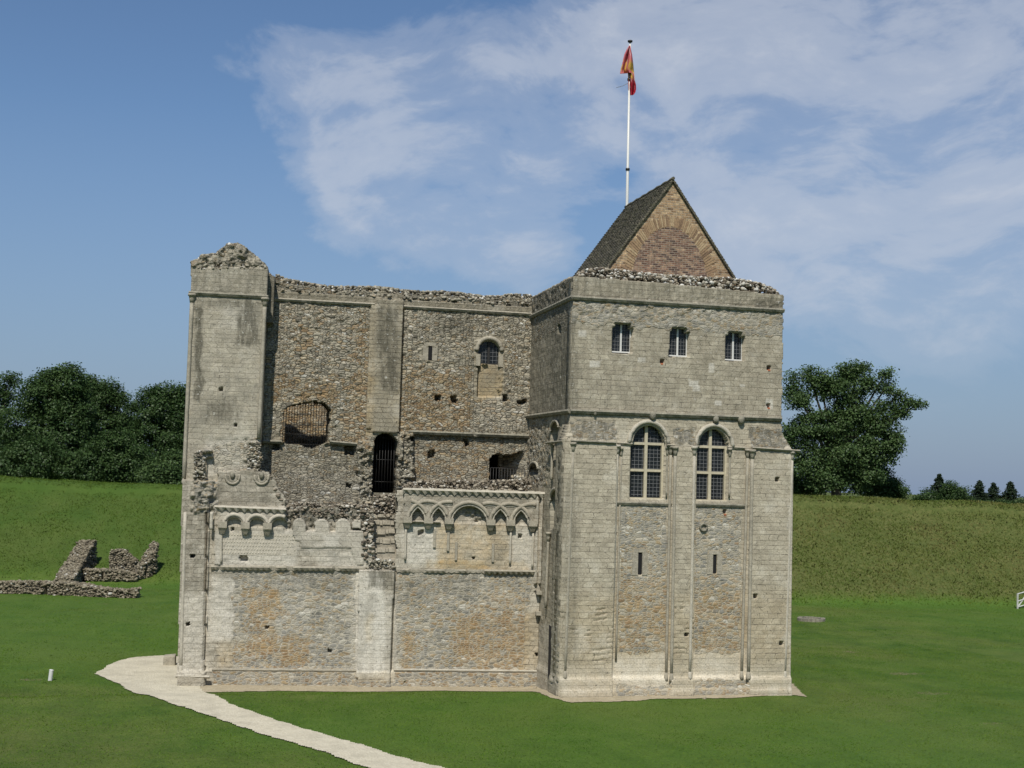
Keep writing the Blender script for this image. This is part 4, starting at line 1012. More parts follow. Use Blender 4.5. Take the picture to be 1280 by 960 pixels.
# two roundels with worn heads
for x, y in ((290.8, 596), (327, 596.5)):
    arch(PL, x, y, 8.6, 160, 380, .055, .02, M['trim'], 'roundel_ring', 0)
    arch(PL, x, y, 6.3, 165, 375, .04, .01, M['trimdark'], 'roundel_ring', 0)
    p = PL.pt(x, y-2.5, .03); b = MB(); b.tube([p+np.array([0, 0, z]) for z in (-.16, -.1, 0, .08, .13)], [.03, .08, .11, .09, .03], 9); b.build('carved_head', M['trimdark'], keep, True)
# side-wall niche arches
arch(PR, 693, 537, 5.2, 0, 180, .06, .03, M['trim'], tilt=-.5, ry=11)
arch(PR, 693, 623, 5.4, 0, 180, .07, .03, M['trim'], tilt=-.5, ry=12)
arch(PR, 666.5, 588, 6, 0, 180, .06, .03, M['trim'], tilt=-.3, ry=10)
# corbel heads under the string course, rosette
def head(pl, x, y, r, d=.1):
    p = pl.pt(x, y, d); b = MB(); b.tube([p+np.array([0, 0, z*r]) for z in (-1.2, -.7, 0, .7, 1.0)], [r*.35, r*.8, r, r*.9, r*.5], 8); return b.build('carved_head', M['trimdark'], keep, True)
head(PF, 816, 520, .14); head(PF, 895, 524.5, .13); head(PF, 926.5, 524.5, .15); head(PF, 744, 517, .06)
p = PF.uv(879, 659); b = MB(); b.tube([PF.at(p[0]+.14*math.cos(a), p[1]+.14*math.sin(a), .05) for a in np.linspace(0, 2*math.pi, 17)], .05, 6); b.build('rosette', M['trimdark'], keep, True)
for x, y in HOLF[:5]:
    u, v = PF.uv(x, y+3.2); b = MB(); b.pbox(PF, u-.05, u+.05, v-.035, v+.03, -.2, .012); b.build('putlog_brick', M['brickred'], keep)
# corbel stubs on the corner pilaster
for x, y in ((673, 741), (672.5, 767), (680, 766), (677, 823)):
    u, v = PL.uv(x, y); b = MB(); b.pbox(PL, u-.12, u+.12, v-.05, v+.1, 0, .3); b.build('corbel_stub', M['trim'], keep)
# --- windows
def leaded(pl, poly, d, nx, ny, par, r=.008):
    """lead strips of one opening"""
    xs = [a for a, b_ in poly]; ys = [b_ for a, b_ in poly]; b = MB()
    us = [pl.uv(x, y, d) for x, y in poly]; u0 = min(u for u, v in us); u1 = max(u for u, v in us); v0 = min(v for u, v in us); v1 = max(v for u, v in us)
    def inside(u, v): return inpoly(np.array([u]), np.array([v]), us)[0]
    for i in range(1, nx):
        u = u0+(u1-u0)*i/nx; vs = [v for v in np.linspace(v0, v1, 40) if inside(u, v)]
        if len(vs) > 1: b.tube([pl.at(u, vs[0], d), pl.at(u, vs[-1], d)], r, 4)
    for j in range(1, ny):
        v = v0+(v1-v0)*j/ny; q = [u for u in np.linspace(u0, u1, 40) if inside(u, v)]
        if len(q) > 1: b.tube([pl.at(q[0], v, d), pl.at(q[-1], v, d)], r, 4)
    return b.build('lead_lattice', M['lead'], par)
def pane(pl, poly, d, name='glass_pane', mat=None):
    us = [pl.uv(x, y, 0) for x, y in poly]; k = len(us)
    v = [pl.at(u, w, d) for u, w in us]+[pl.at(u, w, d-.015) for u, w in us]
    f = [tuple(range(k)), tuple(range(2*k-1, k-1, -1))]+[(i, (i+1) % k, k+(i+1) % k, k+i) for i in range(k)]
    b = MB(); b.add(v, f); return b.build(name, mat or M['glass'], keep)
for x0, x1, ys, y1_, y2_, yb, top in ((789.5, 831.5, 553, 588, 0, 623, 530), (871.5, 910.5, 557, 591, 0, 625.5, 534.5)):
    poly = archpoly(x0, x1, ys, yb, ys-top)
    g = pane(PF, poly, -.33, 'mullioned_window')
    leaded(PF, poly, -.318, 9, 20, g, .008)
    cx = (x0+x1)/2-.3
    ua, va = PF.uv(cx, top); ub, vb = PF.uv(cx-1.6, yb+1); um = (ua+ub)/2; hw = PF.uv((x0+x1)/2+(x1-x0)/2, 590)[0]-PF.uv((x0+x1)/2, 590)[0]
    b = MB(); b.pbox(PF, um-.06, um+.06, vb, va-.02, -.36, -.20); b.build('mullion', M['mullion'], g)
    for y in (ys+1.5, y1_):
        w = PF.uv(cx, y)[1]; b = MB(); b.pbox(PF, um-hw, um-.06, w-.05, w+.05, -.36, -.215); b.pbox(PF, um+.06, um+hw, w-.05, w+.05, -.36, -.215); b.build('transom', M['mullion'], g)
    b = MB(); w = PF.uv(cx, ys)[1]
    for s in (-1, 1): b.pbox(PF, um+s*hw-.05, um+s*hw+.05, vb, w, -.36, -.18)
    b.pbox(PF, um-hw-.05, um+hw+.05, vb-.06, vb+.06, -.36, -.12)
    b.build('window_frame', M['mullion'], g)
for x0, y0, x1, y1 in UPW:
    poly = [(x0, y0), (x1, y0+.8), (x1-.8, y1+.8), (x0-.8, y1)]
    g = pane(PF, poly, -.35, 'square_window')
    leaded(PF, poly, -.338, 7, 8, g, .007)
    ua, va = PF.uv(x0, y0); ub, vb = PF.uv(x1, y1); w = ub-ua
    b = MB()
    for k in (.03, .52, .97): b.pbox(PF, ua+w*k-.036, ua+w*k+.036, vb+.03, va-.02, -.37, -.29)
    b.pbox(PF, ua, ub, vb-.01, vb+.045, -.37, -.27); b.build('window_frame', M['white'], g)
poly = archpoly(598.5, 625, 438, 455, 12)
g = pane(PU, poly, -.24, 'arched_window'); leaded(PU, poly, -.228, 6, 6, g, .008)
u, v0 = PU.uv(611.5, 455); v1 = PU.uv(611.5, 427)[1]; b = MB(); b.pbox(PU, u-.05, u+.05, v0, v1, -.26, -.17); b.pbox(PU, u-.45, u+.45, v0-.04, v0+.05, -.27, -.15); b.build('window_frame', M['iron'], g)
arch(PU, 611.7, 438, 15.5, -2, 182, .10, .0, M['trim'])
u, v = PU.uv(611.7, 446)
for s in (-1, 1):
    b = MB(); b.pbox(PU, u+s*.51-.10, u+s*.51+.10, v-.42, v+.1, -.1, .06); b.build('window_jamb', M['trim'], keep)
for x, y0, y1, pl in ((800, 691, 718, PF), (893.5, 693.5, 717, PF), (537.7, 433, 449.5, PU)):
    u, va = pl.uv(x, y0); _, vb = pl.uv(x, y1); b = MB()
    for s in (-1, 1): b.pbox(pl, u+s*.20-.12+.02*(s > 0), u+s*.20+.12, vb-.03, va+.02, -.3, .025)
    b.pbox(pl, u-.27, u+.25, va+.02, va+.16, -.3, .03); so_ = b.build('slit_window_surround', M['trim'], keep)
    pane(pl, [(x-2.8, y0), (x+2.8, y0), (x+2.0, y1), (x-3.4, y1)], -.02 if pl is PF else .0, 'slit_shade_pane', M['shadeblack'])  # black sheet painted as the shade within the slit

pane(PR, [(690.8, 781), (694.6, 784), (692.6, 846), (689.2, 850)], .155, 'doorway_shade_pane', M['shadeblack'])  # black sheet standing in for the dark beyond the door
# --- iron grilles and rail
def grille(name, pl, poly, d, du, dv, r):
    us = [pl.uv(x, y, d) for x, y in poly]; a = np.array(us); b = MB()
    ins = lambda u, v: inpoly(np.array([u]), np.array([v]), us)[0]
    for u in np.arange(a[:, 0].min()+du/2, a[:, 0].max(), du):
        q = [v for v in np.linspace(a[:, 1].min(), a[:, 1].max(), 60) if ins(u, v)]
        if len(q) > 1: b.tube([pl.at(u, q[0], d), pl.at(u, q[-1], d)], r, 6)
    for v in np.arange(a[:, 1].min()+dv/2, a[:, 1].max(), dv):
        q = [u for u in np.linspace(a[:, 0].min(), a[:, 0].max(), 60) if ins(u, v)]
        if len(q) > 1: b.tube([pl.at(q[0], v, d-.02), pl.at(q[-1], v, d-.02)], r*.9, 6)
    return b.build(name, M['iron'], keep, True)
grille('iron_grille', PU, [(350, 505), (352, 503), (413, 501), (414, 556), (396, 562), (350, 558)], -.45, .115, .42, .013)
grille('iron_gate', PU, archpoly(466, 496.5, 556, 616, 15), -.25, .125, .95, .014)
b = MB()
ua, va = PU.uv(613, 601, 0); ub, vb = PU.uv(656, 586, 0)
for k in range(13): u = ua+(ub-ua)*k/12; b.tube([PU.at(u, 7.7, -.02), PU.at(u, vb, -.02)], .013, 6)
b.tube([PU.at(ua, vb, -.02), PU.at(ub, vb, -.02)], .016, 6)
b.build('iron_rail', M['iron'], keep, True)

# --- worn steps up to the gate
b = MB(); r = np.random.default_rng(3)
ys = [712, 698, 686, 674.5, 663, 652, 643]
u0 = PL.uv(466.5, 680)[0]; u1 = PL.uv(494.5, 680)[0]
for k in range(len(ys)-1):
    v = PL.uv(480, ys[k+1])[1]; d0 = .02-.24*k
    b.pbox(PL, u0-.05, u1+.05, 3.6, v-.12, d0-2.0+.2*k, d0-.07)
    m = 4; e = np.linspace(u0, u1, m+1)+np.array([0, .05, -.06, .04, 0])*(-1)**k
    for i in range(m):
        z = v+(r.random()-.5)*.05; dd = d0+(r.random()-.5)*.07; th = .14+.06*r.random()
        b.hexa([PL.at(u, zz, d) for d, zz, u in ((dd, z-th, e[i]+.008), (dd, z-th, e[i+1]-.008), (dd-.3, z-th, e[i+1]-.008), (dd-.3, z-th, e[i]+.008),
                (dd-.03, z-.05, e[i]+.008), (dd-.03, z-.05, e[i+1]-.008), (dd-.3, z+.02, e[i+1]-.008), (dd-.3, z+.02, e[i]+.008))])
b.build('stone_steps', M['trimbrown'], keep)
# sloping landing of rubble between top step and gate threshold
b = MB(); z0 = PL.uv(480, 645)[1]; z1 = PU.uv(481, 616)[1]
a0 = PL.at(u0, 0, -1.35); a1 = PL.at(u1, 0, -1.35)
b.hexa([(a0[0], a0[1], 4), (a1[0], a1[1], 4), (ud2+.02, DU+1.6, 4), (ud-.02, DU+1.6, 4), (a0[0], a0[1], z0), (a1[0], a1[1], z0), (ud2+.02, DU+.1, z1), (ud-.02, DU+.1, z1)])
b.build('gate_threshold', M['rubblewall'], keep)
THRESH = 1
# side cheeks of the stair cut
for uu, zt in ((7.56-.0, 0), (0, 0)): pass

# ------------------------------------------------------------------ loose rubble on wall heads
ICO = None
def ico():
    global ICO
    if ICO is None:
        import bmesh
        bm = bmesh.new(); bmesh.ops.create_icosphere(bm, subdivisions=2, radius=1)
        ICO = (np.array([v.co[:] for v in bm.verts]), np.array([[v.index for v in f.verts] for f in bm.faces])); bm.free()
    return ICO
def stones(name, pts, sizes, mat, parent, seed=0, flat=.72):
    r = np.random.default_rng(seed); bv, bf = ico(); V = []; Fc = []
    for k, (p, s) in enumerate(zip(pts, sizes)):
        sc = s*np.array([1, .8+.4*r.random(), flat*(.7+.6*r.random())])
        w = bv.copy()
        for _ in range(9):            # chop facets off so that the stones are angular
            a = r.normal(size=3); a /= np.linalg.norm(a); h = .42+.36*r.random(); dd = w@a-h
            w = w-np.clip(dd, 0, None)[:, None]*a
        th = r.random()*6.28; c, s_ = math.cos(th), math.sin(th)
        w = (w*sc)@np.array([[c, -s_, 0], [s_, c, 0], [0, 0, 1]])
        tl = (r.random()-.5)*.9; c, s_ = math.cos(tl), math.sin(tl)
        w = w@np.array([[1, 0, 0], [0, c, -s_], [0, s_, c]])
        V.append(w+np.asarray(p)); Fc.append(bf+len(bv)*k)
    me = raw_mesh(name, np.concatenate(V), np.concatenate(Fc))
    return link(name, me, mat, parent)
def heap(name, pl, tab, base, d0, d1, count, smin, smax, mat, seed):
    """stones filling the band between a base line and a ragged top line (photo-measured), spread in depth"""
    r = np.random.default_rng(seed); xs = [a for a, b in tab]; P = []; S = []
    for _ in range(count):
        x = r.uniform(xs[0], xs[-1]); yt = prof(x, tab); yb = base(x); f = r.random()**.8
        s = smin+(smax-smin)*r.random()**2.2
        y = yb+(yt-yb)*f; 
        if y < yt+s*22: y = yt+s*22*.8
        d = d0+(d1-d0)*(r.random()*.75+.25*f)
        u, v = pl.uv(x, y, d); P.append(pl.at(u, v, d)); S.append(s)
    return stones(name, P, S, mat, keep, seed)
heap('wall_head_rubble', PU, [(345, 342), (357, 347.5), (375, 350.5), (397, 355), (419, 357.3), (440, 357), (473, 357.3), (497, 360.5), (527, 363.5), (554, 363), (580, 365.5), (606, 369), (626, 369), (637, 366.3), (664, 367.5)], lambda x: prof(x, [(345, 364), (470, 371), (665, 383)]), .12, -1.3, 2600, .05, .13, M['flint'], 201)
heap('wall_head_rubble', PF, [(722, 342), (730, 336), (750, 334), (775, 337), (800, 340), (830, 343), (850, 343.5), (880, 346), (905, 346), (930, 349), (950, 353), (965, 360), (972, 366)], lambda x: prof(x, [(722, 347), (978, 369)]), -.12, -1.1, 1900, .05, .14, M['flintwhite'], 202)
heap('wall_head_rubble', PR, [(667, 371), (680, 364), (692, 358), (700, 354), (708, 349), (715, 346)], lambda x: prof(x, [(667, 377), (715, 352)]), -.1, -.6, 620, .06, .15, M['flint'], 203)
heap('turret_rubble', PL, [(240, 326), (249, 323), (252, 318), (270, 316.5), (277, 310), (285, 304), (298, 303.5), (309, 311), (318, 318), (325, 325), (332, 331)], lambda x: 336, -.10, -1.4, 2600, .04, .115, M['flint'], 204)
heap('ledge_rubble', PL, [(503, 608), (512, 603), (530, 600), (560, 599.5), (600, 600), (640, 599), (660, 597), (664, 600)], lambda x: 613.5, -.05, -1.2, 1000, .04, .11, M['flintred'], 205)
heap('ledge_rubble', PL, [(357, 632), (370, 627), (390, 628), (410, 632), (430, 628), (450, 630), (466, 632)], lambda x: prof(x, [(357, 650), (366, 646), (440, 650), (466, 662)]), .02, -.7, 900, .04, .11, M['flintred'], 206)
heap('torn_masonry', PU, [(449, 558), (456, 552), (464, 556)], lambda x: 650, .24, .0, 560, .045, .105, M['flint'], 207)
heap('torn_masonry', PU, [(499, 540), (506, 540), (516, 556)], lambda x: 607, .24, .0, 430, .045, .105, M['flint'], 208)
heap('torn_masonry', PL, [(243, 566), (250, 562), (256, 564)], lambda x: 632, .26, -.1, 320, .05, .12, M['flint'], 209)
heap('torn_masonry', PL, [(338, 592), (346, 608), (357, 630)], lambda x: prof(x, [(338, 600), (357, 640)]), .05, -.4, 200, .05, .12, M['flintred'], 210)
heap('torn_masonry', PL, [(310, 552), (326, 552)], lambda x: 590, -.12, -.3, 240, .05, .11, M['flint'], 211)
heap('torn_masonry', PL, [(452, 636), (460, 640), (467, 644)], lambda x: 700, .12, -.4, 260, .06, .14, M['flintred'], 212)
heap('fallen_rubble', PL, [(458, 700), (470, 698), (492, 700)], lambda x: 711, .1, -.2, 220, .05, .12, M['flint'], 213)
heap('torn_masonry', PU, [(640, 594), (656, 594)], lambda x: 606, .05, -.4, 130, .07, .16, M['flint'], 214)

heap('fallen_rubble', PL, [(467.5, 618), (494.5, 618)], lambda x: 645, -1.15, -1.45, 260, .05, .12, M['flintred'], 215)
# ------------------------------------------------------------------ gabled roof
YG, YB = 1.15, 7.1
AP = Plane((0, YG), (1, 0)); ax, az = AP.uv(840.3, 225.5)
hl = (az-16.0)/1.393
b = MB(); L_, R_ = ax-hl, ax+hl
b.add([(L_, YG, 16.0), (R_, YG, 16.0), (ax, YG, az), (L_, YB, 16.0), (R_, YB, 16.0), (ax, YB, az)], [(0, 1, 2), (5, 4, 3), (0, 2, 5, 3), (1, 4, 5, 2), (0, 3, 4, 1)])
gw = b.build('brick_gable', M['gable'], keep)
# relieving arch of long voussoirs and the infill inside it
cx, cz = ax-.02, 16.0; r0x, r0z, r1x, r1z = 1.72, 2.95, 2.15, 3.42
def gcurve(rx, rz, a): return cx+rx*math.cos(a), cz+rz*math.sin(a)**.92
b = MB(); pts = [gcurve(r0x, r0z, a) for a in np.linspace(0, math.pi, 29)]
v = [(x, YG-.012, z) for x, z in pts]+[(x, YG+.1, z) for x, z in pts]; k = len(pts)
b.add(v, [tuple(range(k))]+[(i, i+1, k+i+1, k+i) for i in range(k-1)])
b.build('arch_infill', M['gablein'], gw)
vm = simple('voussoir_brick', (.27, .165, .09), .92, 0, .5, 5)
b = MB()
for i in range(84):
    a0 = math.pi*(i+.1)/84; a1 = math.pi*(i+.9)/84
    e0 = random.uniform(-.12, .10); e1 = random.uniform(-.05, .05)
    q = [gcurve(r0x+e1, r0z+e1, a0), gcurve(r1x+e0, r1z+e0, a0), gcurve(r1x+e0, r1z+e0, a1), gcurve(r0x+e1, r0z+e1, a1)]
    q = [(x, z) for x, z in q]; dp = .008+.014*random.random()
    b.hexa([(x, YG+.05, z) for x, z in q]+[(x, YG-dp, z) for x, z in q])
M['vous'] = stone_mat('voussoir_bricks', [(0, (.16, .10, .06)), (.2, (.27, .175, .10)), (.6, (.33, .225, .125)), (1, (.40, .30, .18))])
b.build('relieving_arch', M['vous'], gw)
def roof_side(s):
    e = hl+.22; N = np.array([s*1.393, 0, 1.0]); N /= np.linalg.norm(N); T = np.array([s*1.0, 0, -1.393]); T /= np.linalg.norm(T)
    ln = (hl+.1)*math.hypot(1, 1.393); rows = 46; b = MB(); rr = np.random.default_rng(77+s)
    top = np.array([ax, 0, az])
    for i in range(rows):                      # each tile course overlaps the one below
        t0 = ln*i/rows; t1 = ln*(i+1.25)/rows
        m = 30; ys_ = np.linspace(YG-.12, YB+.1, m+1)
        for j in range(m):
            l = .03+.02*rr.random()
            a = top+T*t0+N*.02; c = top+T*t1+N*(l+.02); c0 = top+T*t1+N*.0
            b.add([(a[0], ys_[j], a[2]), (a[0], ys_[j+1], a[2]), (c[0], ys_[j+1], c[2]), (c[0], ys_[j], c[2]), (c0[0], ys_[j], c0[2]), (c0[0], ys_[j+1], c0[2])],
                  [(0, 1, 2, 3), (3, 2, 5, 4), (0, 3, 4), (1, 5, 2)])
    o = b.build('roof_slope', M['tile'], keep)
    l = o.data.uv_layers[0]
    for p_ in o.data.polygons:
        for li in p_.loop_indices:
            co = o.data.vertices[o.data.loops[li].vertex_index].co; l.data[li].uv = (co.y, (az-co.z)*1.23)
    # tiled verge
    b = MB()
    for i in range(52):
        t0 = ln*i/52; t1 = ln*(i+1.2)/52; a = top+T*t0+N*.03; c = top+T*t1+N*.055
        yy = YG-.10-.02*rr.random(); dn = N*-.07
        b.hexa([(*(a+dn)[[0]], yy, (a+dn)[2]), (*(c+dn)[[0]], yy, (c+dn)[2]), (*(c+dn)[[0]], YG+.02, (c+dn)[2]), (*(a+dn)[[0]], YG+.02, (a+dn)[2]),
                (a[0], yy, a[2]), (c[0], yy, c[2]), (c[0], YG+.02, c[2]), (a[0], YG+.02, a[2])])
    b.build('verge', M['tile'], o)
roof_side(-1); roof_side(1)
b = MB(); b.tube([(ax, y, az+.05+.02*math.sin(y*7)) for y in np.linspace(YG-.15, YB+.1, 24)], .07, 8); b.build('ridge_tiles', M['tile'], keep, True)

# ------------------------------------------------------------------ flagpole and flag
FPY = 7.6; FP = Plane((0, FPY), (1, 0))
pb = FP.pt(783.6, 262); ptop = FP.pt(787.6, 54)
fx = (pb[0]+ptop[0])/2
pole = empty('flagpole', (fx, FPY, 16), 'tall white flagpole rising behind the brick gable roof', 'flagpole')
def child(o, root):
    o.parent = root; o.matrix_parent_inverse = Matrix.Translation(root.location).inverted(); return o
b = MB(); b.tube([(pb[0], FPY, 15), pb, ptop], [.085, .07, .042], 12)
child(b.build('pole', M['pole'], None, True), pole)
b = MB(); b.tube([ptop+np.array([0, 0, z]) for z in (0, .02, .05, .12, .14, .16)], [.03, .03, .11, .12, .07, .02], 12)
child(b.build('finial', M['iron'], None, True), pole)
for f in (.24, .78):
    q = pb+(ptop-pb)*f; b = MB(); b.tube([q-np.array([0, 0, .05]), q+np.array([0, 0, .05])], .1, 10); child(b.build('pole_band', M['iron'], None, True), pole)
def flag_mat():
    m, n, t = newmat('flag_cloth')
    uv = n('ShaderNodeUVMap', uv_map='UVMap').outputs[0]
    f = n('ShaderNodeTexNoise', i={'Vector': uv, 'Scale': 3.3, 'Detail': 3, 'Distortion': .8}).outputs['Fac']
    s = n('ShaderNodeSeparateXYZ', i={0: uv})
    c = mixc(n, ramp(n, s.outputs[1], [(.3, 0), (.6, 1)]), (.42, .03, .05), (.62, .17, .19))
    gm = mth(n, 'MULTIPLY', ramp(n, f, [(.47, 0), (.55, 1)]), mth(n, 'MULTIPLY', ramp(n, s.outputs[1], [(.36, 0), (.42, 1)]), ramp(n, s.outputs[1], [(.72, 1), (.8, 0)])))
    c = mixc(n, gm, c, (.66, .42, .10))
    f2 = n('ShaderNodeTexNoise', i={'Vector': uv, 'Scale': 6, 'Detail': 2, 'Distortion': .5}).outputs['Fac']
    c = mixc(n, ramp(n, f2, [(.60, 0), (.66, .85)]), c, (.62, .52, .50))
    d = n('ShaderNodeBsdfDiffuse', i={'Color': c}); tr = n('ShaderNodeBsdfTranslucent', i={'Color': c})
    mx = n('ShaderNodeMixShader', i={0: .35, 1: d.outputs[0], 2: tr.outputs[0]})
    t.links.new(mx.outputs[0], n('ShaderNodeOutputMaterial').inputs[0]); return m
# limp cloth: photo outline points of its left and right edges, folded in depth
rowsF = [(57, 786.6, 787.6), (62, 783.5, 788.5), (68, 780.6, 789.8), (74, 779, 790.6), (80, 777.6, 791.3), (86, 776, 791.8), (90, 775, 792.4), (91.2, 784.6, 792.6), (96, 785, 793.2), (101, 785.2, 793.8), (106, 785, 795), (111, 785.2, 795.2), (115, 786, 794.4), (118, 787.2, 792.4), (119, 788.6, 790.6)]
nc = 16; V = []; UVs = []
for i, (y, xl, xr) in enumerate(rowsF):
    for j in range(nc+1):
        s = j/nc; x = xl+(xr-xl)*s
        dep = .16*math.sin(s*9+i*.35)*min(1, i/3)+.05*math.sin(i*1.3+s*4)
        V.append(FP.pt(x, y+(2.2*(1-s) if i == 6 else 0)+.3*math.sin(s*9), .12+dep)); UVs.append((s*1.2, 1-i/(len(rowsF)-1)))
q = [(i*(nc+1)+j, i*(nc+1)+j+1, (i+1)*(nc+1)+j+1, (i+1)*(nc+1)+j) for i in range(len(rowsF)-1) for j in range(nc)]
me = raw_mesh('flag', V, np.array(q), smooth=True); set_uv(me, UVs)
fl = tag(link('flag', me, flag_mat()), 'limp red and pink flag with yellow figures hanging from the white flagpole', 'flag')
md = fl.modifiers.new('thick', 'SOLIDIFY'); md.thickness = .012
b = MB(); b.tube([FP.pt(785, 104, .1), FP.pt(778, 107.5, .25), FP.pt(770.5, 109.5, .4)], .012, 5); b.build('flag_cord', M['lead'], fl)

# ------------------------------------------------------------------ ruined walls on the lawn
def ruin(name, path, label, seed, smin=.06, smax=.16, dens=120):
    """drystone-looking ruin: a core prism along a path of (x, y, height, half width) covered with stones"""
    root = empty(name, (path[0][0], path[0][1], float(ground(path[0][0], path[0][1]))), label, 'ruined wall')
    r = np.random.default_rng(seed); b = MB(); P = []; S = []
    for (x0, y0, h0, w0), (x1, y1, h1, w1) in zip(path[:-1], path[1:]):
        d = np.array([x1-x0, y1-y0]); ln = np.hypot(*d); d /= ln; nn = np.array([-d[1], d[0]])
        c = []
        for x, y, h, w in ((x0, y0, h0, w0), (x1, y1, h1, w1)):
            g = float(ground(x, y)); c.append((x, y, g, h, w*.82))
        bt = []; tp = []
        for (x, y, g, h, w), sgn in ((c[0], 1), (c[1], 1), (c[1], -1), (c[0], -1)):
            bt.append((x-nn[0]*w*sgn, y-nn[1]*w*sgn, g-.4)); tp.append((x-nn[0]*w*.8*sgn, y-nn[1]*w*.8*sgn, g+h*.93))
        b.hexa(bt+tp)
        hm = (h0+h1)/2; wm = (w0+w1)/2
        for _ in range(int(dens*ln*(2*hm+2*wm))):
            t_ = r.random(); x = x0+(x1-x0)*t_; y = y0+(y1-y0)*t_; h = h0+(h1-h0)*t_; w = w0+(w1-w0)*t_
            q = r.random()*(2*h+2*w)
            if q < h: o, z = -w*(.98-.15*q/max(h, .01)), q
            elif q < 2*h: o, z = w*.92, q-h
            else: o, z = -w+(q-2*h), h
            P.append((x+nn[0]*o+r.normal()*.03, y+nn[1]*o+r.normal()*.03, float(ground(x, y))+z*.97+r.normal()*.03)); S.append(smin+(smax-smin)*r.random()**2)
    child(b.build('core', M['dark2'], None), root)
    child(stones('facing_stones', P, S, M['ruinstone'], None, seed), root)
    return root
M['dark2'] = simple('ruin_core_mortar', (.20, .17, .12), .95)
M['ruinstone'] = stone_mat('ruin_stone', [(0, (.065, .055, .036)), (.3, (.145, .122, .08)), (.65, (.215, .185, .125)), (.96, (.28, .25, .18)), (1, (.48, .47, .42))], (.055, .05, .028))
def gp(px, py): 
    d = ray(px, py); ts = np.arange(20, 220, .05); q = CAM[None]+ts[:, None]*d[None]
    k = np.argmax(q[:, 2] <= ground(q[:, 0], q[:, 1])); return q[k]
w = lambda px, py, h, hw: (*gp(px, py)[:2], h, hw)
ruin('ruined_wall', [w(-40, 741, .75, .6), w(0, 741.5, .75, .6), w(60, 743, .8, .6), w(95, 744, .8, .55), w(130, 746, .55, .5), w(160, 747, .45, .45), w(173, 747, .6, .4)], 'long low ruined rubble wall lying across the lawn beside the keep', 301)
ruin('ruined_wall', [w(80, 738, .8, .6), w(90, 727, 1.3, .62), w(100, 716, 1.75, .62), w(107, 708, 1.95, .6), w(112, 703, 1.6, .5)], 'sloping ruined rubble wall climbing from the long low wall to a blunt stump', 302)
ruin('ruined_wall', [w(106, 724, .7, .6), w(130, 725, .75, .6), w(150, 725, .7, .5), w(172, 726, .45, .4)], 'low ragged ruined wall between the sloping wall and the curved wall end', 303)
ruin('ruined_wall', [w(138, 714, 1.5, .5), w(147, 714, 1.6, .5), w(157, 714, 1.55, .5), w(163, 714, 1.0, .4), w(170, 715, .8, .4)], 'square-topped block of ruined rubble wall behind the low ragged wall', 304)
ruin('ruined_wall', [w(170, 723, .8, .5), w(179, 721, 1.15, .5), w(186, 718, 1.6, .42), w(190.5, 715, 2.0, .3), w(192.5, 713, 2.15, .16)], 'curved end of ruined wall rising to a thin point, nearest the keep turret', 305)

# ------------------------------------------------------------------ small things on the ground
p = gp(63, 851)
mk = empty('marker_post', tuple(p), 'short white marker post leaning on the lawn beside the gravel path', 'post')
b = MB(); b.tube([(p[0]-.02, p[1], p[2]-.1), (p[0]+.02, p[1], p[2]+.42)], [.085, .085], 10); child(b.build('post', M['white'], None), mk)
b = MB(); b.tube([(p[0]+.02, p[1], p[2]+.42), (p[0]+.025, p[1], p[2]+.45)], [.095, .07], 10); child(b.build('cap', M['white'], None), mk)
p = gp(212, 832)
r = np.random.default_rng(9)
b = MB(); b.hexa([(p[0]+sx*.27+r.normal()*.02, p[1]+sy*.24, p[2]-.1+z*(.55+r.normal()*.02)) for z in (0, 1) for sx, sy in ((-1, -1), (1, -1), (1, 1), (-1, 1))])
o = b.build('stone_block', M['trim']); tag(o, 'squat grey stone block on the gravel at the foot of the turret', 'stone block')
md = o.modifiers.new('bev', 'BEVEL'); md.width = .05; md.segments = 2
p = gp(1014, 776)
wl = empty('well_kerb', tuple(p), 'low round stone kerb of an old well in the lawn', 'well')
b = MB(); R0, R1, m = .60, .88, 22
for i in range(m):
    a0 = 2*math.pi*(i+.04)/m; a1 = 2*math.pi*(i+.96)/m; h = .15+.07*random.random()
    q = [(R0*math.cos(a0), R0*math.sin(a0)), (R1*math.cos(a0), R1*math.sin(a0)), (R1*math.cos(a1), R1*math.sin(a1)), (R0*math.cos(a1), R0*math.sin(a1))]
    b.hexa([(p[0]+x, p[1]+y, p[2]-.2) for x, y in q]+[(p[0]+x, p[1]+y, p[2]+h) for x, y in q])
child(b.build('kerb_ring', M['trimdark'], None), wl)
b = MB(); b.tube([(p[0], p[1], p[2]-.1), (p[0], p[1], p[2]+.05)], [.6, .6], 24); child(b.build('well_shade_disc', M['dark'], None), wl)  # dark disc painted as the shaded hole inside the kerb
# white footbridge rail at the right edge
p = gp(1272, 761); q = gp(1340, 748)
gt = empty('footbridge_railing', tuple(p), 'white painted timber railing with cross braces at the edge of the lawn', 'railing')
d = np.array([q[0]-p[0], q[1]-p[1]]); d /= np.hypot(*d)
def gpt(s, z): return (p[0]+d[0]*s, p[1]+d[1]*s, float(ground(p[0], p[1]))+z+.16*s)
M['greywood'] = simple('weathered_white_timber', (.42, .42, .39), .8, 0, .3, 6)
for k in range(4):
    b = MB(); b.tube([gpt(k*1.3, -.3), gpt(k*1.3, 1.12)], .07, 6); child(b.build('post', M['greywood'], None), gt)
for z in (1.08, .55, .12):
    b = MB(); b.tube([gpt(0, z), gpt(3.9, z)], .055, 6); child(b.build('rail', M['greywood'], None), gt)
for k in range(3):
    b = MB(); b.tube([gpt(k*1.3, .1), gpt(k*1.3+1.3, 1.05)], .05, 6); child(b.build('brace', M['greywood'], None), gt)
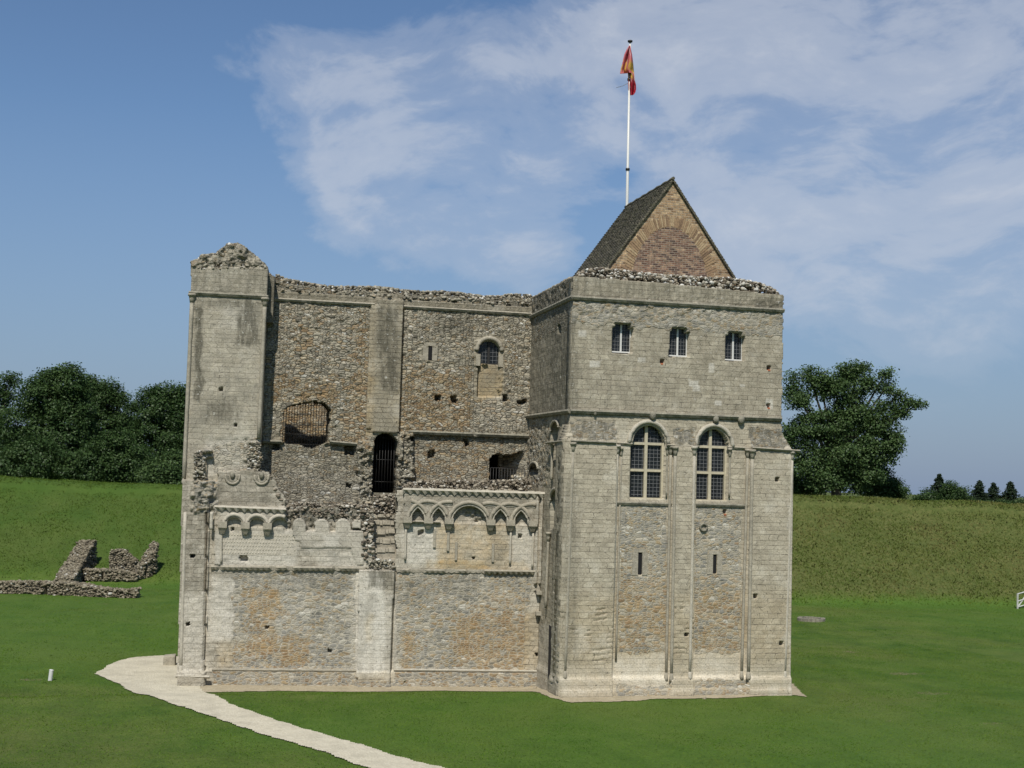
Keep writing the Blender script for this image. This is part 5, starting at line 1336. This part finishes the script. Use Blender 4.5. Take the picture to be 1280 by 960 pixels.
# stones fallen along the wall foot
r = np.random.default_rng(61)
for k, (px, py) in enumerate([(275, 857), (331, 856), (352, 857.5), (418, 858), (455, 858.5), (612, 858), (640, 860), (668, 861), (742, 877.5), (880, 874)]):
    p = gp(px, py); o = stones('fallen_stone', [p+np.array([0, 0, .03])], [.07+.06*r.random()], M['flint'], None, 900+k)
    tag(o, 'small fallen stone lying on the trodden earth at the foot of the keep wall', 'stone', 'fallen stones along the wall foot')
# weeds against the wall foot
def weed(px, py, seed, label):
    p = gp(px, py); r = np.random.default_rng(seed); V = []; Fq = []
    for k in range(46):
        a = r.random()*6.28; ln = .12+.25*r.random(); bx, by = p[0]+r.normal()*.28, p[1]+r.normal()*.1
        dx, dy = math.cos(a), math.sin(a); i = len(V)
        V += [(bx-dy*.02, by+dx*.02, p[2]), (bx+dy*.02, by-dx*.02, p[2]), (bx+dx*ln*.5+dy*.035, by+dy*ln*.5-dx*.035, p[2]+ln*.8), (bx+dx*ln*.5-dy*.035, by+dy*ln*.5+dx*.035, p[2]+ln*.8)]
        V += [(bx+dx*ln, by+dy*ln, p[2]+ln*.7)]*1; Fq += [(i, i+1, i+2, i+3)]; 
        Fq += [(i+3, i+2, i+4, i+4)]
    polys = [f if len(set(f)) == 4 else f[:3] for f in Fq]
    o = link('weed', raw_mesh('weed', V, polys=polys), M['leaflight']); tag(o, label, 'weed')
weed(522, 857, 1, 'tuft of green weeds growing at the foot of the arcaded wall')

# ------------------------------------------------------------------ grass blades
def blades():
    r = np.random.default_rng(77); P = []; H = []; Wd = []
    def put(n_, x0, x1, y0, y1, h0, h1, w0, cond):
        x = r.uniform(x0, x1, n_); y = r.uniform(y0, y1, n_)
        px, py = proj(np.stack([x, y, ground(x, y)], 1))
        t_ = (y-lerp_tab(x, FOOT))/(lerp_tab(x, CREST)-lerp_tab(x, FOOT))
        k = (px > -330) & (px < 1610) & ((px > -25) & (px < 1305) | (r.random(n_) < .6)) & (py < 985) & cond(x, y, px, py, t_)
        cl_ = fbm(x*.45, y*.45, 55)
        k &= r.random(n_) < .55+.45*sst(.35, .6, cl_)
        x = x[k]; y = y[k]; P.append(np.stack([x, y, ground(x, y)], 1)); m = len(x)
        hh = h0+(h1-h0)*r.random(m)**2*(.75+.5*cl_[k]); H.append(hh); Wd.append(np.full(m, w0))
    path = [np.array(q_) for q_ in (PATH, EARTH)]
    def off_path(x, y, px, py, t_):
        k = np.ones(x.shape, bool)
        for q_, sp in zip(path, (.02, .22)): k &= ~inpoly(x+r.normal(size=len(x))*.09, y+r.normal(size=len(x))*.09, [tuple(a) for a in q_]) | (r.random(len(x)) < sp*(fbm(x*1.3, y*1.3, 91) > .5))
        k &= ~((x > -14.4) & (x < 9.7) & (y > -.4) & (y < 25) & ((y > 4.2) | (x > -.4)))
        return k & (t_ < .03)
    put(360000, -28, 26, -15, 14, .01, .036, .03, off_path)
    put(320000, -48, 74, 14, 52, .01, .042, .045, off_path)
    put(260000, -60, -4, 40, 82, .02, .11, .05, lambda x, y, px, py, t_: (t_ > .14*r.random(len(x))) & (t_ < 1.12))
    put(380000, -4, 82, 30, 78, .04, .20, .055, lambda x, y, px, py, t_: (t_ > .14*r.random(len(x))) & (t_ < 1.12))
    P = np.concatenate(P); H = np.concatenate(H); Wd = np.concatenate(Wd); m = len(P)
    a = r.random(m)*6.283; ln = H*(.3+.9*r.random(m)); b_ = r.random(m)*6.283
    side = np.stack([np.cos(a), np.sin(a), 0*a], 1)*Wd[:, None]; tip = np.stack([np.cos(b_)*ln*1.3, np.sin(b_)*ln*1.3, H], 1)
    V = np.stack([P-side-[0, 0, .02], P+side-[0, 0, .02], P+tip], 1).reshape(-1, 3)
    o = link('grass_blades', raw_mesh('grass_blades', V, np.arange(3*m).reshape(-1, 3)), M['blade'])
    tag(o, 'short green lawn grass and longer rough grass on the bank', 'grass', kind='stuff')
    return m
def blade_mat():
    m, n, t = newmat('grass_blade')
    g = n('ShaderNodeNewGeometry'); co = n('ShaderNodeTexCoord').outputs['Object']
    s_ = n('ShaderNodeSeparateXYZ', i={0: co})
    f = n('ShaderNodeTexNoise', i={'Vector': co, 'Scale': .7, 'Detail': 7, 'Roughness': .7}).outputs['Fac']
    r_ = mth(n, 'ADD', mth(n, 'MULTIPLY', g.outputs['Random Per Island'], .45), mth(n, 'MULTIPLY', mth(n, 'ADD', mth(n, 'MULTIPLY', mth(n, 'SUBTRACT', f, .5), 1.9), .5), .55))
    lawn = ramp(n, r_, [(.2, (.040, .098, .009)), (.48, (.075, .155, .016)), (.80, (.128, .200, .034))])
    rough = ramp(n, r_, [(.2, (.062, .088, .018)), (.5, (.100, .122, .030)), (.74, (.160, .158, .055)), (.95, (.32, .27, .14))])
    fl = n('ShaderNodeTexNoise', i={'Vector': co, 'Scale': .16, 'Detail': 6, 'Roughness': .65}).outputs['Fac']
    lawn = mixc(n, ramp(n, fl, [(.44, 0), (.64, .75)]), lawn, (.108, .142, .028))
    lawn = mixc(n, ramp(n, fl, [(.34, .6), (.46, 0)]), lawn, (.030, .080, .008))
    rough = mixc(n, ramp(n, fl, [(.42, 0), (.62, .65)]), rough, (.066, .104, .022))
    rough = mixc(n, ramp(n, fl, [(.36, .5), (.46, 0)]), rough, (.18, .155, .066))
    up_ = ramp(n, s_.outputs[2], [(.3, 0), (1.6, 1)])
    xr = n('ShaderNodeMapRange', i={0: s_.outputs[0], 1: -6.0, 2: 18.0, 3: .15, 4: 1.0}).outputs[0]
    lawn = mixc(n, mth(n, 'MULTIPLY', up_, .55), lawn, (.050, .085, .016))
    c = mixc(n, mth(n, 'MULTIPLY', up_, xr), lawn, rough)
    nv = n('ShaderNodeVectorMath', operation='NORMALIZE', i={0: n('ShaderNodeVectorMath', operation='MULTIPLY_ADD', i={0: g.outputs['Normal'], 1: (.35, .35, .35), 2: (0, -.15, 1)}).outputs[0]}).outputs[0]
    d = n('ShaderNodeBsdfDiffuse', i={'Color': c, 'Normal': nv}); tr = n('ShaderNodeBsdfTranslucent', i={'Color': c})
    mx = n('ShaderNodeMixShader', i={0: .2, 1: d.outputs[0], 2: tr.outputs[0]})
    t.links.new(mx.outputs[0], n('ShaderNodeOutputMaterial').inputs[0]); return m
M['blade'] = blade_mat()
blades()

# ------------------------------------------------------------------ trees
def leaf_cards(centres, normals, sizes, r):
    n_ = len(centres); a = r.normal(size=(n_, 3)); nn = normals+.55*r.normal(size=(n_, 3)); nn /= np.linalg.norm(nn, axis=1)[:, None]
    t1 = np.cross(nn, a); t1 /= np.linalg.norm(t1, axis=1)[:, None]; t2 = np.cross(nn, t1)
    s = sizes[:, None]; bend = nn*s*.25
    V = np.stack([centres-t1*s, centres-t2*s*.62+bend, centres+t1*s, centres+t2*s*.62+bend], 1).reshape(-1, 3)
    return V, np.arange(n_*4).reshape(-1, 4)
def broad_tree(name, base, top, lobes, label, cat, group, seed, nleaf, size, mat, trunk_r=.4, spread=.85, fill=.35):
    """lobes: list of (centre offset, radii) in metres from the trunk foot"""
    r = np.random.default_rng(seed); root = empty(name, tuple(base), label, cat, group)
    C_ = []; N_ = []
    vol = np.array([l[1][0]*l[1][1]*l[1][2] for l in lobes])**.67; vol /= vol.sum()
    b = MB(); B = np.array(base)
    first = np.array(lobes[0][0]); hh = min(first[2]*.8, top*.5)
    tp = [B+np.array([0, 0, -.5]), B+np.array([.1, 0, hh*.5]), B+np.array([first[0]*.3, first[1]*.3, hh])]
    b.tube(tp, [trunk_r*1.3, trunk_r, trunk_r*.75], 9)
    limbs = []
    for (c, rr), w_ in zip(lobes, vol):
        c = np.array(c); rr = np.array(rr)
        m_ = tp[-1]+(B+c-tp[-1])*.5+np.array([0, 0, -.4]); e = B+c
        st = tp[1]+(tp[2]-tp[1])*r.random()
        b.tube([st, m_, e, e+(e-m_)*.08], [trunk_r*.42, trunk_r*.28, trunk_r*.14, .03], 6)
        ncl = max(5, int(nleaf*w_/33))
        u = r.normal(size=(ncl, 3)); u /= np.linalg.norm(u, axis=1)[:, None]
        rad_ = np.where(r.random(ncl) < fill, r.random(ncl)**.5*.8, spread+.28*(r.random(ncl)-.45))
        cc = c+u*rr*rad_[:, None]
        for q_ in cc[:6]: b.tube([e, (e+B+q_)/2+r.normal(size=3)*.1, B+q_], [trunk_r*.10, trunk_r*.06, .015], 5)
        for q_, uu in zip(cc, u):
            k = int(62+50*r.random()); off = np.clip(r.normal(size=(k, 3)), -1.7, 1.7)*np.array([1, 1, .62])*(size*2.0)
            C_.append(B+q_+off); N_.append(np.tile(uu*.55+np.array([0, 0, .65]), (k, 1)))
    C_ = np.concatenate(C_); N_ = np.concatenate(N_)
    V, Fq = leaf_cards(C_, N_, size*(.28+.42*r.random(len(C_))), r)
    child(b.build('trunk', M['bark'], None, True), root)
    child(link('crown', raw_mesh('crown', V, Fq), mat), root)
    return root
def lobes_from_px(base, dist, L):
    out = []
    for px, py, rx, ry in L:
        c = A(px, py, dist)-np.array(base); s = dist/F_PX
        out.append((tuple(c), (rx*s, rx*s*.9, ry*s)))
    return out
def px_tree(name, bx, dist, L, label, group, seed, nleaf, size, mat, trunk_r=.4, cat='tree', spread=.85, fill=.35):
    b0 = A(bx, 610, dist); base = np.array([b0[0], b0[1], float(ground(b0[0], b0[1]))])
    lb = lobes_from_px(base, dist, L); top = max(c[2]+r_[2] for c, r_ in lb)
    return broad_tree(name, base, top, lb, label, cat, group, seed, nleaf, size, mat, trunk_r, spread, fill)
GW = 'trees of the wood behind the bank'
px_tree('broadleaf_tree', -14, 150, [(-12, 500, 26, 34), (-22, 540, 34, 34), (8, 486, 14, 20), (4, 560, 30, 40), (14, 474, 9, 10)], 'dark broadleaf tree cut by the left edge of the picture', GW, 401, 9000, .24, M['leaf'])
px_tree('broadleaf_tree', 66, 142, [(66, 500, 34, 34), (45, 492, 22, 26), (84, 482, 26, 22), (62, 468, 13, 10), (84, 467, 14, 9), (30, 540, 34, 40), (75, 545, 46, 46), (95, 505, 22, 24), (40, 580, 40, 28), (88, 584, 40, 24)], 'tallest broad dark tree in the wood on the left, with a rounded top', GW, 402, 26000, .25, M['leaf'], .6)
px_tree('broadleaf_tree', 122, 150, [(122, 500, 24, 24), (134, 490, 15, 16), (112, 482, 14, 12), (150, 500, 9, 9), (120, 545, 34, 42), (146, 530, 16, 22), (105, 478, 8, 7)], 'dark tree with a stepped crown sloping down to a gap in the wood', GW, 403, 14000, .24, M['leaf'], .45)
px_tree('broadleaf_tree', 160, 158, [(158, 545, 20, 40), (166, 506, 8, 10), (160, 580, 26, 28), (172, 520, 9, 18), (162, 556, 18, 30), (176, 545, 14, 26)], 'thin tree filling the dip between the two tall crowns of the wood', GW, 404, 7000, .22, M['leaf'], .3)
px_tree('broadleaf_tree', 205, 146, [(203, 510, 26, 26), (190, 498, 16, 14), (214, 492, 17, 12), (228, 496, 12, 14), (200, 550, 36, 38), (232, 545, 22, 44), (222, 520, 18, 24), (246, 520, 18, 30)], 'dark tree standing against the turret of the keep', GW, 405, 17000, .24, M['leaf'], .5)
px_tree('understorey_tree', 196, 134, [(205, 592, 18, 18), (190, 598, 16, 12), (216, 582, 14, 18), (226, 600, 14, 14)], 'lighter green young tree at the foot of the wood beside the turret', None, 406, 6000, .22, M['leaflight'], .2)
px_tree('understorey_tree', 60, 136, [(22, 582, 30, 28), (-4, 586, 24, 26), (52, 576, 22, 30), (38, 562, 14, 18)], 'low dark bushy tree along the bank at the left edge of the wood', None, 407, 8000, .23, M['leaf'], .2)
px_tree('understorey_tree', 120, 137, [(96, 584, 26, 24), (124, 578, 22, 30), (150, 570, 20, 34), (170, 580, 20, 26), (138, 556, 12, 18), (182, 594, 16, 16)], 'low dark bushy tree along the bank at the middle of the wood', None, 408, 11000, .23, M['leaf'], .2)
px_tree('tall_open_tree', 1044, 132, [(1046, 490, 22, 20), (1058, 468, 15, 14), (1073, 462, 13, 11), (1080, 484, 17, 14), (1026, 482, 17, 17), (1012, 470, 9, 10), (1000, 500, 16, 18), (992, 478, 9, 14), (1105, 470, 9, 9), (1108, 484, 7, 8), (1122, 494, 9, 7), (1138, 503, 7, 7), (1118, 512, 10, 10), (1100, 505, 8, 8), (1098, 530, 22, 18), (1112, 560, 16, 16), (1118, 545, 10, 12), (1070, 520, 26, 22), (1040, 530, 26, 26), (1010, 535, 20, 22), (1050, 570, 34, 26), (1085, 560, 24, 20), (1008, 575, 22, 26), (1106, 574, 9, 8), (985, 545, 12, 30), (1030, 598, 30, 16), (1062, 598, 26, 18), (1085, 588, 20, 22), (1128, 516, 5, 5), (1146, 506, 3, 3)],
        'tall open-crowned green tree beyond the bank right of the keep', None, 409, 30000, .23, M['leaflight'], .5, 'tree', .8, .45)
px_tree('rounded_bush', 1100, 136, [(1100, 600, 20, 20), (1084, 606, 16, 16), (1112, 610, 14, 12), (1120, 616, 12, 8)], 'dense rounded bush at the right foot of the tall open tree', None, 410, 7000, .2, M['leaf'], .2, 'bush')
px_tree('rounded_bush', 1000, 134, [(1000, 606, 24, 14), (985, 604, 16, 16), (1020, 610, 16, 8)], 'dark low bush between the keep and the tall open tree', None, 411, 5000, .2, M['leaf'], .2, 'bush')
DC = 300.0
def conifer(px, pyt, wpx, label, seed):
    r = np.random.default_rng(seed); b0 = A(px, 640, DC); base = np.array([b0[0], b0[1], float(ground(b0[0], b0[1]))])
    tip = A(px, pyt, DC); H = tip[2]-base[2]; s = DC/F_PX; Rm = wpx*s*4.2
    root = empty('conifer', tuple(base), label, 'conifer', 'conifers beyond the bank on the right')
    b = MB(); b.tube([base, base+np.array([0, 0, H])], [.3, .02], 7); child(b.build('trunk', M['bark'], None), root)
    C_ = []; N_ = []
    for z in np.arange(.12*H, H*.985, .34):
        R_ = Rm*(1-z/H)*(1.0+.16*r.normal())+.06
        for k in range(9):
            a = r.random()*6.28; ln = R_*(.55+.65*r.random())
            for f in np.linspace(.15, 1, 6):
                q = base+np.array([math.cos(a)*ln*f, math.sin(a)*ln*f, z-.16*ln*f])
                m_ = 8; C_.append(q+r.normal(size=(m_, 3))*.13); N_.append(np.tile([0, 0, .7], (m_, 1)))
    C_ = np.concatenate(C_); N_ = np.concatenate(N_); V, Fq = leaf_cards(C_, N_, .12+.10*r.random(len(C_)), r)
    child(link('crown', raw_mesh('crown', V, Fq), M['needle']), root)
conifer(1174, 593, 13, 'tallest dark conifer, standing among round bushes right of the open tree', 421)
conifer(1224, 600, 10, 'left conifer of the row of three by the right edge', 422)
conifer(1242, 603, 10, 'middle conifer of the row of three by the right edge', 423)
conifer(1263, 602, 10, 'right conifer of the row of three, nearest the picture edge', 424)
px_tree('rounded_bush', 1190, 296, [(1190, 617, 14, 14), (1204, 620, 10, 12), (1160, 622, 12, 10), (1150, 626, 8, 8), (1205, 630, 14, 8), (1180, 630, 18, 8)], 'wide low bushes round the tallest conifer beyond the bank', None, 431, 7000, .35, M['leaf'], .2, 'bush', .8, .5)
px_tree('rounded_bush', 1250, 290, [(1230, 634, 12, 7), (1252, 634, 12, 7), (1276, 632, 12, 8), (1292, 632, 12, 10)], 'low bushes at the foot of the three conifers', None, 432, 5000, .35, M['leaf'], .2, 'bush', .8, .5)
